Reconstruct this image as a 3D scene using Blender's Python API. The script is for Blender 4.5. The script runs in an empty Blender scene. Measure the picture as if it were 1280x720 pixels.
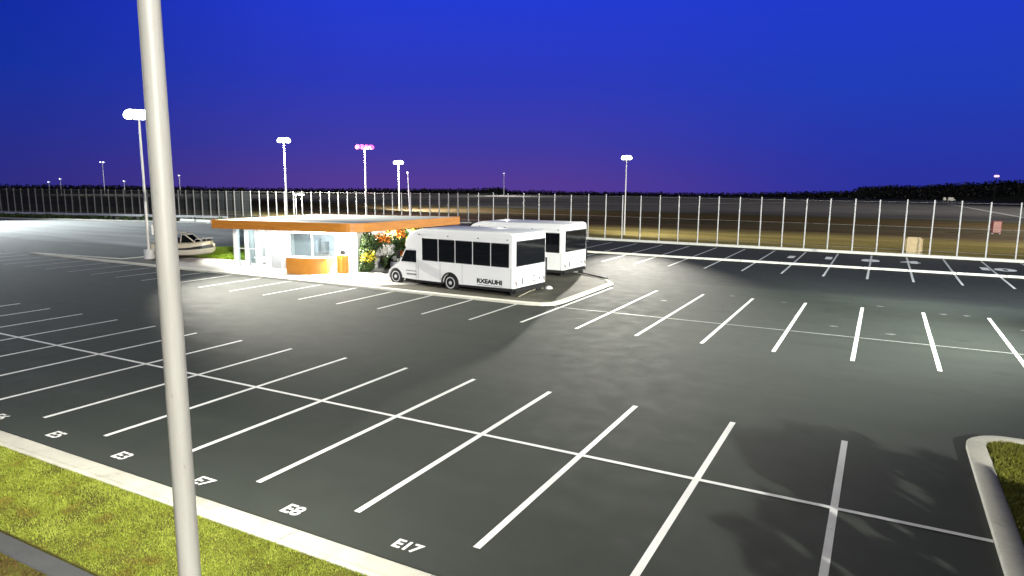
import bpy, bmesh, math, random
import numpy as np
from mathutils import Vector, Matrix, noise
random.seed(7)
rng = np.random.default_rng(7)
sc = bpy.context.scene
COL = sc.collection
R = math.radians

# ------------------------------------------------------------------ camera
CAM_H = 6.4668
cam_d = bpy.data.cameras.new('camera')
cam = bpy.data.objects.new('camera', cam_d)
COL.objects.link(cam)
cr, cu, cf = (0.88007057, 0.47478984, 0.00709944), (-0.07985898, 0.13325535, 0.98785908), (-0.46807942, 0.86995265, -0.15519035)
cam.matrix_world = Matrix(((cr[0], cu[0], -cf[0], 0), (cr[1], cu[1], -cf[1], 0), (cr[2], cu[2], -cf[2], CAM_H), (0, 0, 0, 1)))
cam_d.sensor_width = 36
cam_d.lens = 36 * 855.546 / 1280
cam_d.clip_start, cam_d.clip_end = 0.1, 6000
sc.camera = cam
sc.view_settings.view_transform = 'Standard'
sc.view_settings.look = 'None'
sc.view_settings.gamma = 1
sc.view_settings.exposure = 0.0
try:
    sc.cycles.use_denoising = True
    sc.cycles.sample_clamp_indirect = 6
    sc.cycles.max_bounces = 6
except Exception:
    pass

# ------------------------------------------------------------------ materials
def new_mat(name):
    m = bpy.data.materials.new(name); m.use_nodes = True
    nt = m.node_tree; b = nt.nodes['Principled BSDF']
    return m, nt, b

def N(nt, typ, **kw):
    n = nt.nodes.new(typ)
    for k, v in kw.items():
        if k.startswith('i_'):
            key = k[2:]
            n.inputs[int(key) if key.isdigit() else key.replace('_', ' ')].default_value = v
        else:
            setattr(n, k, v)
    return n

def ramp(nt, fac, stops):
    r = nt.nodes.new('ShaderNodeValToRGB')
    e = r.color_ramp.elements
    while len(e) < len(stops): e.new(0.5)
    for el, (p, c) in zip(e, stops):
        el.position = p; el.color = (*c, 1) if len(c) == 3 else c
    nt.links.new(fac, r.inputs[0])
    return r

def mixc(nt, fac, a, b, mode='MIX'):
    m = nt.nodes.new('ShaderNodeMix'); m.data_type = 'RGBA'; m.blend_type = mode
    for sock, v in ((m.inputs[0], fac), (m.inputs[6], a), (m.inputs[7], b)):
        if hasattr(v, 'links') or hasattr(v, 'is_linked'): nt.links.new(v, sock)
        else: sock.default_value = v if not isinstance(v, tuple) or len(v) == 4 else (*v, 1)
    return m.outputs[2]

def objco(nt):
    return N(nt, 'ShaderNodeTexCoord').outputs['Object']

def noise_tex(nt, co, scale, detail=4, rough=.55, stretch=None):
    if stretch:
        mp = N(nt, 'ShaderNodeMapping'); mp.inputs['Scale'].default_value = stretch
        nt.links.new(co, mp.inputs[0]); co = mp.outputs[0]
    n = N(nt, 'ShaderNodeTexNoise'); n.inputs['Scale'].default_value = scale
    n.inputs['Detail'].default_value = detail; n.inputs['Roughness'].default_value = rough
    nt.links.new(co, n.inputs['Vector'])
    return n.outputs['Fac']

def bump(nt, b, h, strength=.3, dist=.02):
    bp = N(nt, 'ShaderNodeBump'); bp.inputs['Strength'].default_value = strength; bp.inputs['Distance'].default_value = dist
    nt.links.new(h, bp.inputs['Height']); nt.links.new(bp.outputs[0], b.inputs['Normal'])

def simple(name, col, rough=.5, metal=0., var=.12, scale=3., spec=.5, coat=0., bumpy=0.):
    m, nt, b = new_mat(name)
    f = noise_tex(nt, objco(nt), scale, 5, .6)
    lo = tuple(c * (1 - var) for c in col); hi = tuple(min(1, c * (1 + var)) for c in col)
    rp = ramp(nt, f, [(.3, lo), (.7, hi)])
    nt.links.new(rp.outputs[0], b.inputs['Base Color'])
    b.inputs['Roughness'].default_value = rough; b.inputs['Metallic'].default_value = metal
    b.inputs['Specular IOR Level'].default_value = spec
    if coat: b.inputs['Coat Weight'].default_value = coat
    if bumpy: bump(nt, b, noise_tex(nt, objco(nt), scale * 14, 4), bumpy, .01)
    return m

def emit(name, col, s):
    m, nt, b = new_mat(name)
    b.inputs['Base Color'].default_value = (*[min(1, c) for c in col], 1)
    b.inputs['Emission Color'].default_value = (*col, 1); b.inputs['Emission Strength'].default_value = s
    return m

M = {}
# asphalt: fine aggregate, patches of wear, faint tyre tracks along the aisles, oil spots
m, nt, b = new_mat('asphalt'); co = objco(nt)
big = noise_tex(nt, co, .09, 4, .5)
fine = noise_tex(nt, co, 55, 3, .7)
mid_ = noise_tex(nt, co, 1.3, 5, .6)
trk = noise_tex(nt, co, 1.0, 3, .5, (.03, .8, 1))
c1 = ramp(nt, big, [(.3, (.0295, .0350, .0292)), (.7, (.0385, .0452, .0378))]).outputs[0]
c2 = mixc(nt, .35, c1, ramp(nt, mid_, [(.25, (.62, .62, .62)), (.75, (1.2, 1.2, 1.2))]).outputs[0], 'MULTIPLY')
c3 = mixc(nt, .3, c2, ramp(nt, trk, [(.35, (.75, .75, .75)), (.65, (1.15, 1.15, 1.15))]).outputs[0], 'MULTIPLY')
c4 = mixc(nt, .8, c3, ramp(nt, fine, [(.3, (.6, .6, .6)), (.72, (1.35, 1.35, 1.35))]).outputs[0], 'MULTIPLY')
vor = N(nt, 'ShaderNodeTexVoronoi'); vor.inputs['Scale'].default_value = .33; nt.links.new(co, vor.inputs['Vector'])
spots = ramp(nt, vor.outputs['Distance'], [(.0, (.5, .5, .5)), (.06, (.6, .6, .6)), (.12, (1, 1, 1))]).outputs[0]
c5 = mixc(nt, .6, c4, spots, 'MULTIPLY')
# darker asphalt on the row of bays along the fence
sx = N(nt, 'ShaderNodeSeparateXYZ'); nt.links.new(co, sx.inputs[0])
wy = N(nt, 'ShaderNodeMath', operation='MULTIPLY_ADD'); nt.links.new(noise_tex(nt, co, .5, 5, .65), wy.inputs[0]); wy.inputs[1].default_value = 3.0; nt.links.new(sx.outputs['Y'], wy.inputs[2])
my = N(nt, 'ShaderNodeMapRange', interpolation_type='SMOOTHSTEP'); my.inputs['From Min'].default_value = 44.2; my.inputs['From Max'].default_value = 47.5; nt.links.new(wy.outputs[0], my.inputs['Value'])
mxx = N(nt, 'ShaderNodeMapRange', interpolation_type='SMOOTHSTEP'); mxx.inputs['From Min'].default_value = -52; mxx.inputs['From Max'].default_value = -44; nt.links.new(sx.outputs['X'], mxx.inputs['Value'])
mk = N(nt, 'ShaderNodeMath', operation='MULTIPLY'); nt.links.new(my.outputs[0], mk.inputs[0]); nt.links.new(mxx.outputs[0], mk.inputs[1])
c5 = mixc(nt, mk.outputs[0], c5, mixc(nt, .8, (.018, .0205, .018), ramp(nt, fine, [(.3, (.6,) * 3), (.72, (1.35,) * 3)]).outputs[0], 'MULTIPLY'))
# lamp pool at the far left painted into the colour, pale and streaked
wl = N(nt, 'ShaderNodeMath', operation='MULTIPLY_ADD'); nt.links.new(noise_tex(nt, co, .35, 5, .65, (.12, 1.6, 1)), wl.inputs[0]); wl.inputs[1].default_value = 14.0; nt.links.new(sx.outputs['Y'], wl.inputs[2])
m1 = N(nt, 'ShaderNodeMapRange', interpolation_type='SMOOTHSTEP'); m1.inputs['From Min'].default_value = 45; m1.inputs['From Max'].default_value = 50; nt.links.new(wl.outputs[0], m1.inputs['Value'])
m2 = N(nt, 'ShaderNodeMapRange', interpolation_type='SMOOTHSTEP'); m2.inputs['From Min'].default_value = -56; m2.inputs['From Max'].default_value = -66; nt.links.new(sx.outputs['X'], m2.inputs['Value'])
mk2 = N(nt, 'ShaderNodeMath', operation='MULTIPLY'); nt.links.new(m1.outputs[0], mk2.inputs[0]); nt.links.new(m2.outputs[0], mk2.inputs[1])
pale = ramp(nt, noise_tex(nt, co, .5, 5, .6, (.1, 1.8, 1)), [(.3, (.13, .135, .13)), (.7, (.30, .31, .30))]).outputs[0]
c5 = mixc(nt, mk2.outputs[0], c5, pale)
# hairline cracks, only in places
vc = N(nt, 'ShaderNodeTexVoronoi', feature='DISTANCE_TO_EDGE'); vc.inputs['Scale'].default_value = .16
vw = N(nt, 'ShaderNodeMixRGB'); vw.inputs[0].default_value = .06; nt.links.new(co, vw.inputs[1])
nz3 = N(nt, 'ShaderNodeTexNoise'); nz3.inputs['Scale'].default_value = .8; nz3.inputs['Detail'].default_value = 5; nt.links.new(co, nz3.inputs['Vector'])
vs_ = N(nt, 'ShaderNodeVectorMath', operation='SCALE'); vs_.inputs['Scale'].default_value = 14; nt.links.new(nz3.outputs['Color'], vs_.inputs[0]); nt.links.new(vs_.outputs[0], vw.inputs[2])
nt.links.new(vw.outputs[0], vc.inputs['Vector'])
ck = ramp(nt, vc.outputs['Distance'], [(.0, (.35,) * 3), (.004, (1, 1, 1))]).outputs[0]
cm = ramp(nt, noise_tex(nt, co, .11, 3, .5), [(.52, (0,) * 3), (.60, (.75,) * 3)]).outputs[0]
c5 = mixc(nt, cm, c5, mixc(nt, 1.0, c5, ck, 'MULTIPLY'))
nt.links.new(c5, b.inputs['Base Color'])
rr = ramp(nt, mid_, [(.3, (.74,) * 3), (.7, (.88,) * 3)]); nt.links.new(rr.outputs[0], b.inputs['Roughness'])
b.inputs['Specular IOR Level'].default_value = .28
bump(nt, b, fine, .35, .012)
M['asphalt'] = m
# bus apron: worn brownish tarmac
m, nt, b = new_mat('apron_tarmac'); co = objco(nt)
c1 = ramp(nt, noise_tex(nt, co, .5, 5, .6), [(.3, (.045, .043, .030)), (.7, (.12, .112, .08))]).outputs[0]
c2 = mixc(nt, .7, c1, ramp(nt, noise_tex(nt, co, 40, 3, .7), [(.3, (.6,) * 3), (.7, (1.3,) * 3)]).outputs[0], 'MULTIPLY')
nt.links.new(c2, b.inputs['Base Color']); b.inputs['Roughness'].default_value = .8
M['apron'] = m
# road paint with worn patches
def paint(name, col, wear):
    m, nt, b = new_mat(name); co = objco(nt)
    f = noise_tex(nt, co, 9, 6, .7)
    dirt = noise_tex(nt, co, 1.2, 4, .6)
    rp = ramp(nt, f, [(wear, (.2, .21, .2)), (wear + .13, col)])
    c = mixc(nt, .35, rp.outputs[0], ramp(nt, dirt, [(.3, (.7,) * 3), (.65, (1, 1, 1))]).outputs[0], 'MULTIPLY')
    nt.links.new(c, b.inputs['Base Color']); b.inputs['Roughness'].default_value = .6
    return m
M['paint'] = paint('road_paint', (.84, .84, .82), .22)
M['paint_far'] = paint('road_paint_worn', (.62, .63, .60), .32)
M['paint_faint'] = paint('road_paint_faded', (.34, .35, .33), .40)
M['mark'] = paint('pale_mark', (.10, .105, .10), .40)
# concrete
def concrete(name, col, var=.16):
    m, nt, b = new_mat(name); co = objco(nt)
    f = noise_tex(nt, co, 1.1, 6, .6); g = noise_tex(nt, co, 28, 4, .7)
    c = ramp(nt, f, [(.25, tuple(x * (1 - var) for x in col)), (.75, tuple(min(1, x * (1 + var)) for x in col))]).outputs[0]
    c = mixc(nt, .5, c, ramp(nt, g, [(.3, (.72,) * 3), (.65, (1.08,) * 3)]).outputs[0], 'MULTIPLY')
    st = noise_tex(nt, co, 2.2, 6, .7)
    c = mixc(nt, .5, c, ramp(nt, st, [(.28, (.55, .53, .47)), (.42, (1, 1, 1))]).outputs[0], 'MULTIPLY')
    nt.links.new(c, b.inputs['Base Color']); b.inputs['Roughness'].default_value = .85
    bump(nt, b, g, .3, .01)
    return m
M['concrete'] = concrete('kerb_concrete', (.50, .49, .42))
M['paving'] = concrete('plaza_paving', (.62, .61, .57), .08)
M['drain'] = concrete('drain_concrete', (.05, .052, .056))
M['kerbw'] = concrete('painted_kerb', (.80, .78, .66), .06)
M['block'] = concrete('block_concrete', (.70, .69, .66))
# grass base + blades
def grass_mat(name, stops, patch=.9, tint=None):
    m, nt, b = new_mat(name); co = objco(nt)
    f = noise_tex(nt, co, patch, 5, .62)
    c = ramp(nt, f, stops).outputs[0]
    g = N(nt, 'ShaderNodeNewGeometry')
    c = mixc(nt, .75, c, ramp(nt, g.outputs['Random Per Island'], [(0, (.62, .66, .5)), (.6, (1.05, 1.02, 1)), (1, (1.5, 1.38, 1.2))]).outputs[0], 'MULTIPLY')
    nt.links.new(c, b.inputs['Base Color']); b.inputs['Roughness'].default_value = .75
    b.inputs['Specular IOR Level'].default_value = .2
    return m
GST = [(.20, (.13, .075, .025)), (.32, (.20, .175, .03)), (.46, (.225, .28, .034)), (.64, (.31, .37, .06)), (.82, (.39, .39, .10))]
M['grass'] = grass_mat('lawn_blades', GST, 1.5)
M['grass_b'] = grass_mat('brown_grass_blades', [(.25, (.05, .028, .012)), (.45, (.10, .066, .02)), (.6, (.12, .115, .02)), (.8, (.15, .10, .035))])
M['grass_i'] = grass_mat('island_blades', [(.28, (.055, .05, .012)), (.5, (.12, .13, .018)), (.72, (.20, .21, .03))], .8)
M['grass_k'] = grass_mat('kiosk_lawn_blades', [(.3, (.12, .22, .015)), (.7, (.2, .31, .02))])
def soil(name, stops, scale):
    m, nt, b = new_mat(name); co = objco(nt)
    c = ramp(nt, noise_tex(nt, co, scale, 6, .65), stops).outputs[0]
    c = mixc(nt, .6, c, ramp(nt, noise_tex(nt, co, scale * 17, 4, .7), [(.3, (.55,) * 3), (.7, (1.35,) * 3)]).outputs[0], 'MULTIPLY')
    nt.links.new(c, b.inputs['Base Color']); b.inputs['Roughness'].default_value = .95
    b.inputs['Specular IOR Level'].default_value = .15
    return m
M['soil'] = soil('lawn_soil', [(.25, (.045, .03, .012)), (.5, (.085, .085, .015)), (.75, (.12, .125, .02))], .9)
M['verge'] = soil('rough_verge', [(.25, (.04, .036, .02)), (.5, (.08, .08, .05)), (.75, (.15, .147, .11))], .35)
# far ground: bands of dry mown grass, brown field, grey airfield apron
m, nt, b = new_mat('terrain'); co = objco(nt)
sep = N(nt, 'ShaderNodeSeparateXYZ'); nt.links.new(co, sep.inputs[0])
wob = noise_tex(nt, co, .03, 4, .6)
mth = N(nt, 'ShaderNodeMath', operation='MULTIPLY_ADD'); nt.links.new(wob, mth.inputs[0]); mth.inputs[1].default_value = 14
nt.links.new(sep.outputs['Y'], mth.inputs[2])
mr = N(nt, 'ShaderNodeMapRange'); mr.inputs['From Min'].default_value = 60; mr.inputs['From Max'].default_value = 340
nt.links.new(mth.outputs[0], mr.inputs['Value'])
dry, dry2, brn, brn2, gry = (.30, .25, .09), (.24, .20, .08), (.085, .066, .045), (.078, .071, .05), (.13, .13, .14)
rp = ramp(nt, mr.outputs[0], [(.0, dry), (.135, dry2), (.165, brn), (.22, brn2), (.27, (.10, .07, .038)), (.32, (.09, .083, .05)), (.345, gry), (1, gry)])
st = noise_tex(nt, co, .22, 5, .65, (.25, 1.6, 1))
c = mixc(nt, .85, rp.outputs[0], ramp(nt, st, [(.28, (.5, .5, .5)), (.72, (1.45, 1.38, 1.3))]).outputs[0], 'MULTIPLY')
c = mixc(nt, .5, c, ramp(nt, noise_tex(nt, co, 3, 4, .7), [(.3, (.6,) * 3), (.7, (1.3,) * 3)]).outputs[0], 'MULTIPLY')
nt.links.new(c, b.inputs['Base Color']); b.inputs['Roughness'].default_value = 1; b.inputs['Specular IOR Level'].default_value = 0
M['terrain'] = m
M['lane'] = soil('pale_track', [(.3, (.22, .22, .22)), (.7, (.36, .36, .35))], .2)
def leafmat(name, stops, scale=1.6):
    m, nt, b = new_mat(name)
    g = N(nt, 'ShaderNodeNewGeometry')
    c = ramp(nt, g.outputs['Random Per Island'], stops).outputs[0]
    nt.links.new(c, b.inputs['Base Color']); b.inputs['Roughness'].default_value = .6
    return m
M['wood'] = leafmat('far_foliage', [(0, (.002, .003, .002)), (1, (.006, .008, .005))])
M['leaf'] = leafmat('shrub_leaf', [(0, (.012, .03, .008)), (.5, (.03, .07, .014)), (1, (.10, .14, .025))])
M['leaf_tree'] = leafmat('tree_leaf', [(0, (.02, .04, .012)), (1, (.07, .10, .025))])
M['bark'] = simple('bark', (.10, .075, .05), .9, bumpy=.5)
M['fl_orange'] = leafmat('orange_petal', [(0, (.55, .14, .01)), (1, (.85, .28, .02))])
M['fl_yellow'] = leafmat('yellow_petal', [(0, (.75, .55, .02)), (1, (.9, .8, .06))])
M['fl_white'] = leafmat('white_petal', [(0, (.7, .66, .6)), (1, (.85, .83, .8))])
# man-made
M['pole'] = simple('painted_pole', (.68, .66, .60), .42, var=.05, scale=1.2, coat=.1)
m, nt, b = new_mat('weathered_pole'); co = objco(nt)
c = ramp(nt, noise_tex(nt, co, 5, 6, .65, (1, 1, .06)), [(.3, (.29, .28, .25)), (.7, (.40, .39, .355))]).outputs[0]
c = mixc(nt, .6, c, ramp(nt, noise_tex(nt, co, 9, 5, .7, (1, 1, .35)), [(.26, (.62, .58, .5)), (.40, (1, 1, 1))]).outputs[0], 'MULTIPLY')
nt.links.new(c, b.inputs['Base Color']); b.inputs['Roughness'].default_value = .5; bump(nt, b, noise_tex(nt, co, 60, 3), .12, .004); M['pole_near'] = m
M['galv'] = simple('galvanised_steel', (.62, .62, .60), .45, .3, var=.12, scale=6)
M['post'] = simple('fence_post_paint', (.58, .57, .53), .5, 0, var=.1, scale=4)
M['post_m'] = simple('light_fence_post', (.34, .335, .31), .55, 0, var=.15, scale=4)
M['post_l'] = simple('weathered_fence_post', (.16, .152, .135), .6, 0, var=.2, scale=4)
M['housing'] = simple('lamp_housing', (.35, .35, .35), .4, .6)
M['bus'] = simple('white_bus_paint', (.86, .865, .85), .42, 0, var=.02, scale=1.5, coat=.12)
M['bus_dirt'] = simple('grey_skirt', (.35, .35, .33), .6)
M['black'] = simple('black_rubber', (.012, .012, .012), .7)
M['under'] = simple('chassis_black', (.015, .015, .014), .8)
m, nt, b = new_mat('tinted_glass'); b.inputs['Base Color'].default_value = (.006, .007, .009, 1); b.inputs['Roughness'].default_value = .06
b.inputs['Specular IOR Level'].default_value = .6
fz = noise_tex(nt, objco(nt), 1.1, 3, .5); bump(nt, b, fz, .04, .05); M['tint'] = m
M['chrome'] = simple('wheel_metal', (.72, .72, .72), .4, .1, var=.06)
M['text'] = simple('black_vinyl', (.012, .014, .012), .5)
M['greytext'] = simple('grey_vinyl', (.22, .22, .21), .5)
M['tail'] = simple('tail_lens', (.30, .23, .22), .25)
M['lens_grey'] = simple('smoked_lens', (.2, .2, .2), .3)
M['plate'] = simple('plate_white', (.6, .6, .58), .5)
M['wall'] = simple('white_render', (.82, .82, .80), .6, var=.03, scale=2)
M['wall_in'] = simple('grey_interior', (.45, .47, .48), .6, var=.08)
M['door_grey'] = simple('pale_grey_door', (.36, .38, .40), .5, var=.05)
M['roofing'] = simple('roof_membrane', (.50, .53, .52), .7, var=.1, scale=.7)
m, nt, b = new_mat('orange_fascia'); co = objco(nt)
c = ramp(nt, noise_tex(nt, co, 1.5, 5, .6, (.4, .4, 6)), [(.3, (.44, .155, .018)), (.7, (.62, .25, .035))]).outputs[0]
nt.links.new(c, b.inputs['Base Color']); b.inputs['Roughness'].default_value = .4; M['orange'] = m
M['orange2'] = simple('orange_laminate', (.80, .33, .045), .4, var=.06, scale=2)
M['yellow2'] = simple('amber_panel', (.85, .52, .10), .4, var=.05)
m, nt, b = new_mat('clear_glass')
gl = N(nt, 'ShaderNodeBsdfGlossy'); gl.inputs['Roughness'].default_value = .04; gl.inputs['Color'].default_value = (.9, .95, 1, 1)
tr = N(nt, 'ShaderNodeBsdfTransparent'); tr.inputs['Color'].default_value = (.78, .84, .86, 1)
fr = N(nt, 'ShaderNodeFresnel'); fr.inputs['IOR'].default_value = 1.5
mx = N(nt, 'ShaderNodeMixShader'); nt.links.new(fr.outputs[0], mx.inputs[0]); nt.links.new(tr.outputs[0], mx.inputs[1]); nt.links.new(gl.outputs[0], mx.inputs[2])
nt.links.new(mx.outputs[0], nt.nodes['Material Output'].inputs['Surface']); M['glass'] = m
m, nt, b = new_mat('dark_netting')
b.inputs['Base Color'].default_value = (.03, .032, .03, 1); b.inputs['Roughness'].default_value = .9
tr = N(nt, 'ShaderNodeBsdfTransparent'); mx = N(nt, 'ShaderNodeMixShader')
f = noise_tex(nt, objco(nt), .9, 4, .6, (1.6, 1.6, .05))
rp = ramp(nt, f, [(.35, (.55,) * 3), (.65, (.88,) * 3)])
nt.links.new(rp.outputs[0], mx.inputs[0]); nt.links.new(tr.outputs[0], mx.inputs[1]); nt.links.new(b.outputs[0], mx.inputs[2])
nt.links.new(mx.outputs[0], nt.nodes['Material Output'].inputs['Surface']); M['net'] = m
M['cream'] = simple('cream_gelcoat', (.66, .60, .44), .25, var=.05, coat=.4)
M['boat_white'] = simple('white_gelcoat', (.62, .58, .46), .25, var=.05, coat=.4)
M['boat_black'] = simple('black_stripe', (.02, .02, .02), .3)
M['maroon'] = simple('maroon_vinyl', (.06, .018, .015), .5)
M['tan'] = simple('tan_enclosure', (.55, .42, .22), .6, var=.1)
M['pink'] = simple('faded_pink_panel', (.42, .22, .18), .6, var=.2, scale=1.5)
M['red'] = simple('dark_red_side', (.22, .05, .035), .6)
M['lens_white'] = emit('lamp_lens_white', (.86, .93, 1.0), 14)
M['lens_pink'] = emit('lamp_lens_pink', (1.0, .13, .62), 1.45)
M['lens_far'] = emit('lamp_lens_far', (.85, .88, 1.0), .4)
M['lens_down'] = emit('downlight_lens', (1.0, .93, .80), 14)
M['lens_beacon'] = emit('beacon_lens', (1.0, .72, .80), .9)

# ------------------------------------------------------------------ mesh helper
class MB:
    def __init__(s): s.v = []; s.f = []
    def add(s, vs, fs):
        o = len(s.v); s.v += [tuple(v) for v in vs]; s.f += [tuple(i + o for i in f) for f in fs]
    def box(s, x0, x1, y0, y1, z0, z1, T=None):
        vs = [(x, y, z) for z in (z0, z1) for y in (y0, y1) for x in (x0, x1)]
        if T: vs = [T @ Vector(v) for v in vs]
        s.add(vs, [(0, 2, 3, 1), (4, 5, 7, 6), (0, 1, 5, 4), (2, 6, 7, 3), (0, 4, 6, 2), (1, 3, 7, 5)])
    def tube(s, pts, rad, n=10, cap=True):
        pts = [Vector(p) for p in pts]
        rads = rad if isinstance(rad, (list, tuple)) else [rad] * len(pts)
        rings = []
        for i, p in enumerate(pts):
            d = (pts[min(i + 1, len(pts) - 1)] - pts[max(i - 1, 0)]).normalized()
            a = d.orthogonal().normalized() if abs(d.z) < .999 else Vector((1, 0, 0))
            c = d.cross(a)
            rings.append([p + (a * math.cos(2 * math.pi * k / n) + c * math.sin(2 * math.pi * k / n)) * rads[i] for k in range(n)])
        vs = [v for r_ in rings for v in r_]
        fs = [(i * n + k, i * n + (k + 1) % n, (i + 1) * n + (k + 1) % n, (i + 1) * n + k) for i in range(len(pts) - 1) for k in range(n)]
        if cap: fs += [tuple(reversed(range(n))), tuple((len(pts) - 1) * n + k for k in range(n))]
        s.add(vs, fs)
    def prism(s, poly, z0, z1, T=None):
        n = len(poly)
        vs = [(x, y, z0) for x, y in poly] + [(x, y, z1) for x, y in poly]
        if T: vs = [T @ Vector(v) for v in vs]
        s.add(vs, [tuple(reversed(range(n))), tuple(range(n, 2 * n))] + [(i, (i + 1) % n, n + (i + 1) % n, n + i) for i in range(n)])
    def sheet(s, poly, z):
        s.add([(x, y, z) for x, y in poly], [tuple(range(len(poly)))])
    def lathe(s, prof, cx=0, cy=0, n=24, axis='z', T=None):
        vs = []
        for r_, h in prof:
            for k in range(n):
                a = 2 * math.pi * k / n
                p = (r_ * math.cos(a), r_ * math.sin(a), h)
                if axis == 'y': p = (p[0], p[2], p[1])
                vs.append((p[0] + cx, p[1] + cy, p[2]))
        if T: vs = [T @ Vector(v) for v in vs]
        m_ = len(prof)
        fs = [(i * n + k, i * n + (k + 1) % n, (i + 1) * n + (k + 1) % n, (i + 1) * n + k) for i in range(m_ - 1) for k in range(n)]
        fs += [tuple(reversed(range(n))), tuple((m_ - 1) * n + k for k in range(n))]
        s.add(vs, fs)
    def build(s, name, mat, parent=None, smooth=False, bevel=0, fix=True):
        me = bpy.data.meshes.new(name); me.from_pydata(s.v, [], s.f); me.update()
        if fix:
            bm = bmesh.new(); bm.from_mesh(me); bmesh.ops.recalc_face_normals(bm, faces=bm.faces)
            if bevel: 
                bmesh.ops.bevel(bm, geom=[e for e in bm.edges if len(e.link_faces) == 2 and e.calc_face_angle(0) > .5], offset=bevel, segments=2, affect='EDGES', clamp_overlap=True)
            bm.to_mesh(me); bm.free()
        me.materials.append(mat)
        if smooth:
            me.polygons.foreach_set('use_smooth', [True] * len(me.polygons))
            try: me.set_sharp_from_angle(angle=R(40))
            except Exception: pass
        o = bpy.data.objects.new(name, me); COL.objects.link(o)
        if parent: o.parent = parent
        return o

def tag(o, label=None, cat=None, group=None, kind=None):
    if label: o['label'] = label
    if cat: o['category'] = cat
    if group: o['group'] = group
    if kind: o['kind'] = kind
    return o
def empty(name, loc, rz=0.0):
    o = bpy.data.objects.new(name, None); COL.objects.link(o)
    o.location = loc; o.rotation_euler = (0, 0, rz); o.empty_display_size = .2
    return o
KIDS = {}
def copy_tree(o, parent=None):
    c = o.copy(); COL.objects.link(c)
    if parent: c.parent = parent; c.matrix_parent_inverse = o.matrix_parent_inverse.copy()
    for ch in o.children: copy_tree(ch, c)
    return c
def text_mesh(txt, size, bold=0.0):
    cu_ = bpy.data.curves.new('lettering', 'FONT'); cu_.body = txt; cu_.size = size; cu_.align_x = 'CENTER'; cu_.align_y = 'CENTER'
    cu_.offset = bold
    o = bpy.data.objects.new('lettering', cu_); COL.objects.link(o)
    bpy.context.view_layer.update()
    dg = bpy.context.evaluated_depsgraph_get()
    me = bpy.data.meshes.new_from_object(o.evaluated_get(dg))
    COL.objects.unlink(o); bpy.data.objects.remove(o); bpy.data.curves.remove(cu_)
    return me

# ------------------------------------------------------------------ sky
w = bpy.data.worlds.new('World'); sc.world = w; w.use_nodes = True
nt = w.node_tree; bg = nt.nodes['Background']
tc = N(nt, 'ShaderNodeTexCoord'); sp = N(nt, 'ShaderNodeSeparateXYZ'); nt.links.new(tc.outputs['Generated'], sp.inputs[0])
mr = N(nt, 'ShaderNodeMapRange'); mr.inputs['From Min'].default_value = -.03; mr.inputs['From Max'].default_value = .45
nt.links.new(sp.outputs['Z'], mr.inputs['Value'])
def srgb(r_, g_, b_):
    return tuple(((c / 255 + .055) / 1.055) ** 2.4 if c / 255 > .04045 else c / 255 / 12.92 for c in (r_, g_, b_))
left = ramp(nt, mr.outputs[0], [(0, srgb(42, 44, 126)), (.08, srgb(40, 44, 130)), (.33, srgb(18, 47, 155)), (.56, srgb(12, 36, 158)), (.62, srgb(10, 30, 130)), (.85, srgb(1, 4, 20))])
glow = ramp(nt, mr.outputs[0], [(0, srgb(86, 60, 148)), (.063, srgb(82, 60, 150)), (.163, srgb(64, 60, 164)), (.344, srgb(45, 58, 186)), (.56, srgb(36, 59, 210)), (.62, srgb(30, 48, 170)), (.85, srgb(1, 4, 20))])
right = ramp(nt, mr.outputs[0], [(0, srgb(46, 50, 154)), (.1, srgb(42, 52, 162)), (.32, srgb(32, 61, 184)), (.56, srgb(33, 58, 203)), (.62, srgb(28, 48, 170)), (.85, srgb(1, 4, 20))])
dotn = N(nt, 'ShaderNodeVectorMath', operation='DOT_PRODUCT'); nt.links.new(tc.outputs['Generated'], dotn.inputs[0]); dotn.inputs[1].default_value = (.88, .475, 0)
def azm(a, b_):
    q = N(nt, 'ShaderNodeMapRange', interpolation_type='SMOOTHSTEP'); q.inputs['From Min'].default_value = a; q.inputs['From Max'].default_value = b_
    nt.links.new(dotn.outputs['Value'], q.inputs['Value']); return q.outputs[0]
skyc = mixc(nt, azm(.02, .5), mixc(nt, azm(-.68, -.18), left.outputs[0], glow.outputs[0]), right.outputs[0])
nt.links.new(skyc, bg.inputs['Color']); bg.inputs['Strength'].default_value = 1.0

# ------------------------------------------------------------------ ground
mb = MB()
radii = [0, 20, 45, 70, 100, 140, 190, 250, 325, 345, 370, 420, 600, 1000, 1800, 3200]
na = 96
mb.v.append((0, 0, -.06))
for r_ in radii[1:]:
    for k in range(na):
        a = 2 * math.pi * k / na
        z = -.06 if r_ <= 325 else -.06 - (r_ - 325) * .032
        mb.v.append((r_ * math.sin(a), r_ * math.cos(a), z))
for k in range(na): mb.f.append((0, 1 + (k + 1) % na, 1 + k))
for i in range(len(radii) - 2):
    for k in range(na):
        mb.f.append((1 + i * na + k, 1 + i * na + (k + 1) % na, 1 + (i + 1) * na + (k + 1) % na, 1 + (i + 1) * na + k))
tag(mb.build('ground', M['terrain'], smooth=True), kind='structure')
# car park asphalt
mb = MB()
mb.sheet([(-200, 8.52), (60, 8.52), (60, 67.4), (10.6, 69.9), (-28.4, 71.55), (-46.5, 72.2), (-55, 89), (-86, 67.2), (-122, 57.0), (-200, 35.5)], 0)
tag(mb.build('car_park', M['asphalt']), kind='structure')
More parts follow.
